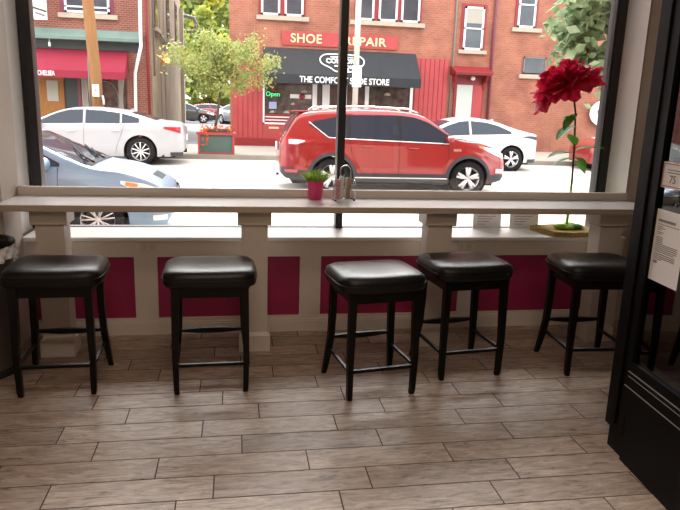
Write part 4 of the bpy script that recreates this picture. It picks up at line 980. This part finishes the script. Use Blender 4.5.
# side wall details (face +x at X=-2.90)
for y0, y1 in ((25.0, 25.9), (29.3, 30.3), (33.2, 34.2)):
    q = MB().box(-2.90, -2.86, y0, y1, 4.35, 6.4); ww = RL(q).build('window', M['purple'], lb)
    RL(MB().box(-2.875, -2.855, y0+.1, y1-.1, 4.45, 6.3)).build('pane', M['darkglass'], ww)
    lbx('window_sill', -2.90, -2.78, y0-.15, y1+.15, 4.20, 4.34, 'stone')
lbx('buttress', -2.90, -2.72, 36.0, 36.5, .285, 6.5, 'stone'); lbx('meter_box', -2.72, -2.60, 36.0, 36.45, 3.4, 4.3, 'gutter')
for y in (26.6, 28.1): lbx('wall_joint', -2.90, -2.885, y, y+.05, .285, 7, 'gutter')
RL(MB().tube([(-2.85, 24.2, 8), (-2.85, 24.2, 2.6)], .03, 6)).build('conduit', M['gutter'], lb)
RL(MB().tube([(-2.85, 24.4, 4.4), (-2.85, 26.5, 4.2), (-2.85, 28.6, 4.05)], .03, 6)).build('cable', M['gutter'], lb)
RL(MB().tube([(-2.75, 36.6, 6.2), (-2.2, 36.6, 6.1), (-2.0, 36.6, 5.6), (-2.3, 36.6, 5.4), (-2.6, 36.6, 5.4)], .10, 8)).build('downspout', M['gutter'], lb)
lp = RL(MB().lathe([(.14, -.16), (.16, -.1), (.16, .12), (.1, .18), (0, .18)], (-2.78, 26.9, 3.35), 12)).build('alley_lamp', M['orangecase'], lb)
RL(MB().lathe([(0, -.1), (.10, -.06), (.12, .0), (.08, .08), (0, .1)], (-2.64, 26.75, 3.30), 12)).build('bulb', M['lampglow'], lp)
# ================================================================ POLES, PLANTER
up = empty('utility_pole', (-3.90, 19.6, .28), label='brown wooden utility pole behind the parked white sedan', category='pole')
MB().tube([(0.0, 0, 0), (-.03, 0, 2.0), (-.13, 0, 4), (-.32, 0, 8)], [.165, .16, .155, .14], 16).build('shaft', M['pole'], up)
MB().tube([(-.20, -.06, 0), (-.20, -.06, 2.6)], .022, 6).build('conduit', M['gutter'], up)
MB().box(-.10, .08, -.20, -.185, 1.52, 1.86).build('notice_plate', M['white'], up)
MB().box(-.03, .0, -.207, -.20, 1.66, 1.73).build('notice_mark', M['orangecase'], up)
MB().tube([(.15, -.12, 1.55), (.18, -.14, 1.42), (.18, -.14, 1.30)], .03, 6).build('bracket', M['white'], up)
sp_ = empty('sign_pole', (3.56, 19.6, .28), label='slim cream metal pole with a blank white plate before the shoe shop', category='pole')
MB().tube([(0, 0, 0), (0, 0, 8)], .085, 12).build('shaft', M['polepaint'], sp_)
MB().bbox(-.13, .15, -.12, -.09, 2.05, 2.68, .01).build('plate', M['white'], sp_)
pl = empty('planter_box', (-.58, 18.98+.45, .275), label='green planter box with red trim and orange flowers at the curb', category='planter')
MB().box(-.52, .52, -.33, .33, .02, .56).build('box', M['green'], pl)
b = MB()
for x in (-.52, .46): 
    for y in (-.36, .30): b.box(x, x+.06, y, y+.06, 0, .60)
b.box(-.56, .56, -.38, -.30, .56, .63).box(-.56, .56, .30, .38, .56, .63).box(-.56, -.48, -.3, .3, .56, .63).box(.48, .56, -.3, .3, .56, .63).box(-.5, .5, -.345, -.33, 0, .05)
b.build('trim', M['redwood'], pl)
b = MB().box(-.36, .40, -.25, .25, .56, .72)
b.build('inner_box', M['bark'], pl)
b = MB(); random.seed(9)
for k in range(200):
    x, y, z = random.uniform(-.48, .46), random.uniform(-.33, .3), random.uniform(.60, .82)
    if random.random() < .22: x, y, z = random.uniform(-.42, -.22), random.uniform(-.42, -.3), random.uniform(.25, .85)
    r = .042; q = [Vector((random.uniform(-1, 1), random.uniform(-1, 1), random.uniform(-1, 1)))*r+Vector((x, y, z)) for _ in range(4)]
    b.add(q, [(0, 1, 2), (0, 2, 3), (0, 3, 1), (1, 3, 2)])
tag(b.build('flowers', M['orange'], pl), kind='stuff')
tag(MB().tube([(-2.84, 24.6, 5.55), (-2.2, 24.3, 5.28), (-1.4, 24.0, 5.18), (-.7, 23.7, 5.22), (-.24, 23.48, 5.34)], .022, 5).build('overhead_wire', M['gutter']), 'thin sagging wire strung across the alley between the two brick buildings', 'wire')
# ================================================================ TREES
def leaves(mb, c, rad, n, size, bias=0, seed=1, clumps=30, cl=.35):
    rnd = random.Random(seed); cs = []
    for _ in range(clumps):
        while True:
            v = Vector((rnd.uniform(-1, 1), rnd.uniform(-1, 1), rnd.uniform(-1, 1)))
            if v.length < 1: break
        v = v*.85 if rnd.random() < .75 else v*.6
        cs.append(Vector((c[0]+v.x*rad[0], c[1]+v.y*rad[1], c[2]+v.z*rad[2])))
    for _ in range(n):
        q = rnd.choice(cs); R0 = cl*min(rad)
        p = q+Vector((rnd.gauss(0, R0*.55), rnd.gauss(0, R0*.55), rnd.gauss(0, R0*.42)))
        d = Vector((rnd.uniform(-1, 1), rnd.uniform(-1, 1), rnd.uniform(-.9, .5))).normalized(); u = d.orthogonal().normalized(); a = rnd.random()*6.28
        u = Matrix.Rotation(a, 3, d) @ u; s_ = size*rnd.uniform(.6, 1.25); w_ = u.cross(d)*0+u
        mb.add([p-d*s_*.5, p+u*s_*.32, p+d*s_*.5, p-u*s_*.32], [(0, 1, 2, 3)])
    return cs
def tree(name, base, ctr, rad, n, size, m, label, trunk_r, seed, clumps=30, cl=.35, group=None, cat='tree'):
    t = empty(name, base, label=label, category=cat, group=group)
    c = Vector(ctr)-Vector(base); mb = MB(); cs = leaves(mb, c, rad, n, size, seed=seed, clumps=clumps, cl=cl)
    o = mb.build('foliage', m, t)
    tr = MB(); top = Vector((c.x, c.y, c.z)); tr.tube([(0, 0, 0), (c.x*.3, c.y*.3, (c.z-rad[2])*.6), (c.x*.7, c.y*.7, c.z-rad[2]*.5), top], [trunk_r, trunk_r*.85, trunk_r*.65, trunk_r*.3], 10)
    tr.build('trunk', M['bark'], t)
    br = MB()
    for q in cs[:14]:
        s0 = Vector((c.x*.7, c.y*.7, c.z-rad[2]*.5)); mid = (s0+q)/2+Vector((0, 0, .08*rad[2])); br.tube([s0, mid, q], [trunk_r*.4, trunk_r*.25, trunk_r*.1], 6)
    br.build('branches', M['bark'], t)
    return t
tree('street_tree', (-.62, 19.45, .996), (-.36, 19.5, 2.85), (1.85, 1.0, 1.15), 6000, .105, M['treeleaf'], 'small green street tree growing out of the planter box', .045, 21, 52, .30)
bt = [(-6.6, 62, 6.0, 2.6, 6.0), (-2.6, 68, 5.6, 3.0, 5.9), (2.4, 64, 6.0, 2.6, 6.0), (-4.6, 80, 12.5, 4.3, 9.0), (3.4, 84, 13.5, 4.0, 9.0), (-.2, 92, 15, 4.0, 10)]
labs = ['yellow green tree behind the alley, next to the stucco wall', 'yellow green tree in the middle behind the alley lot', 'yellow green tree partly behind the shoe repair building', 'tall yellow tree rising furthest back in the alley gap', 'tall yellow tree furthest back beside the brick corner', 'tallest yellow tree furthest back between two others']
for k, (x, y, z, r, rz) in enumerate(bt):
    tree('background_tree', (x, y, .28), (x, y, z), (r, r*.7, rz), 6500, .85, M['backleaf'], labs[k], .3, 40+k, 50, .3, 'trees behind the alley')
tree('maple_tree', (8.3, 12.0, -.0), (7.72, 12.2, 3.80), (1.62, 1.3, 2.1), 4200, .30, M['mapleleaf'], 'leafy maple branches at the upper right of the window', .12, 77, 34, .30)
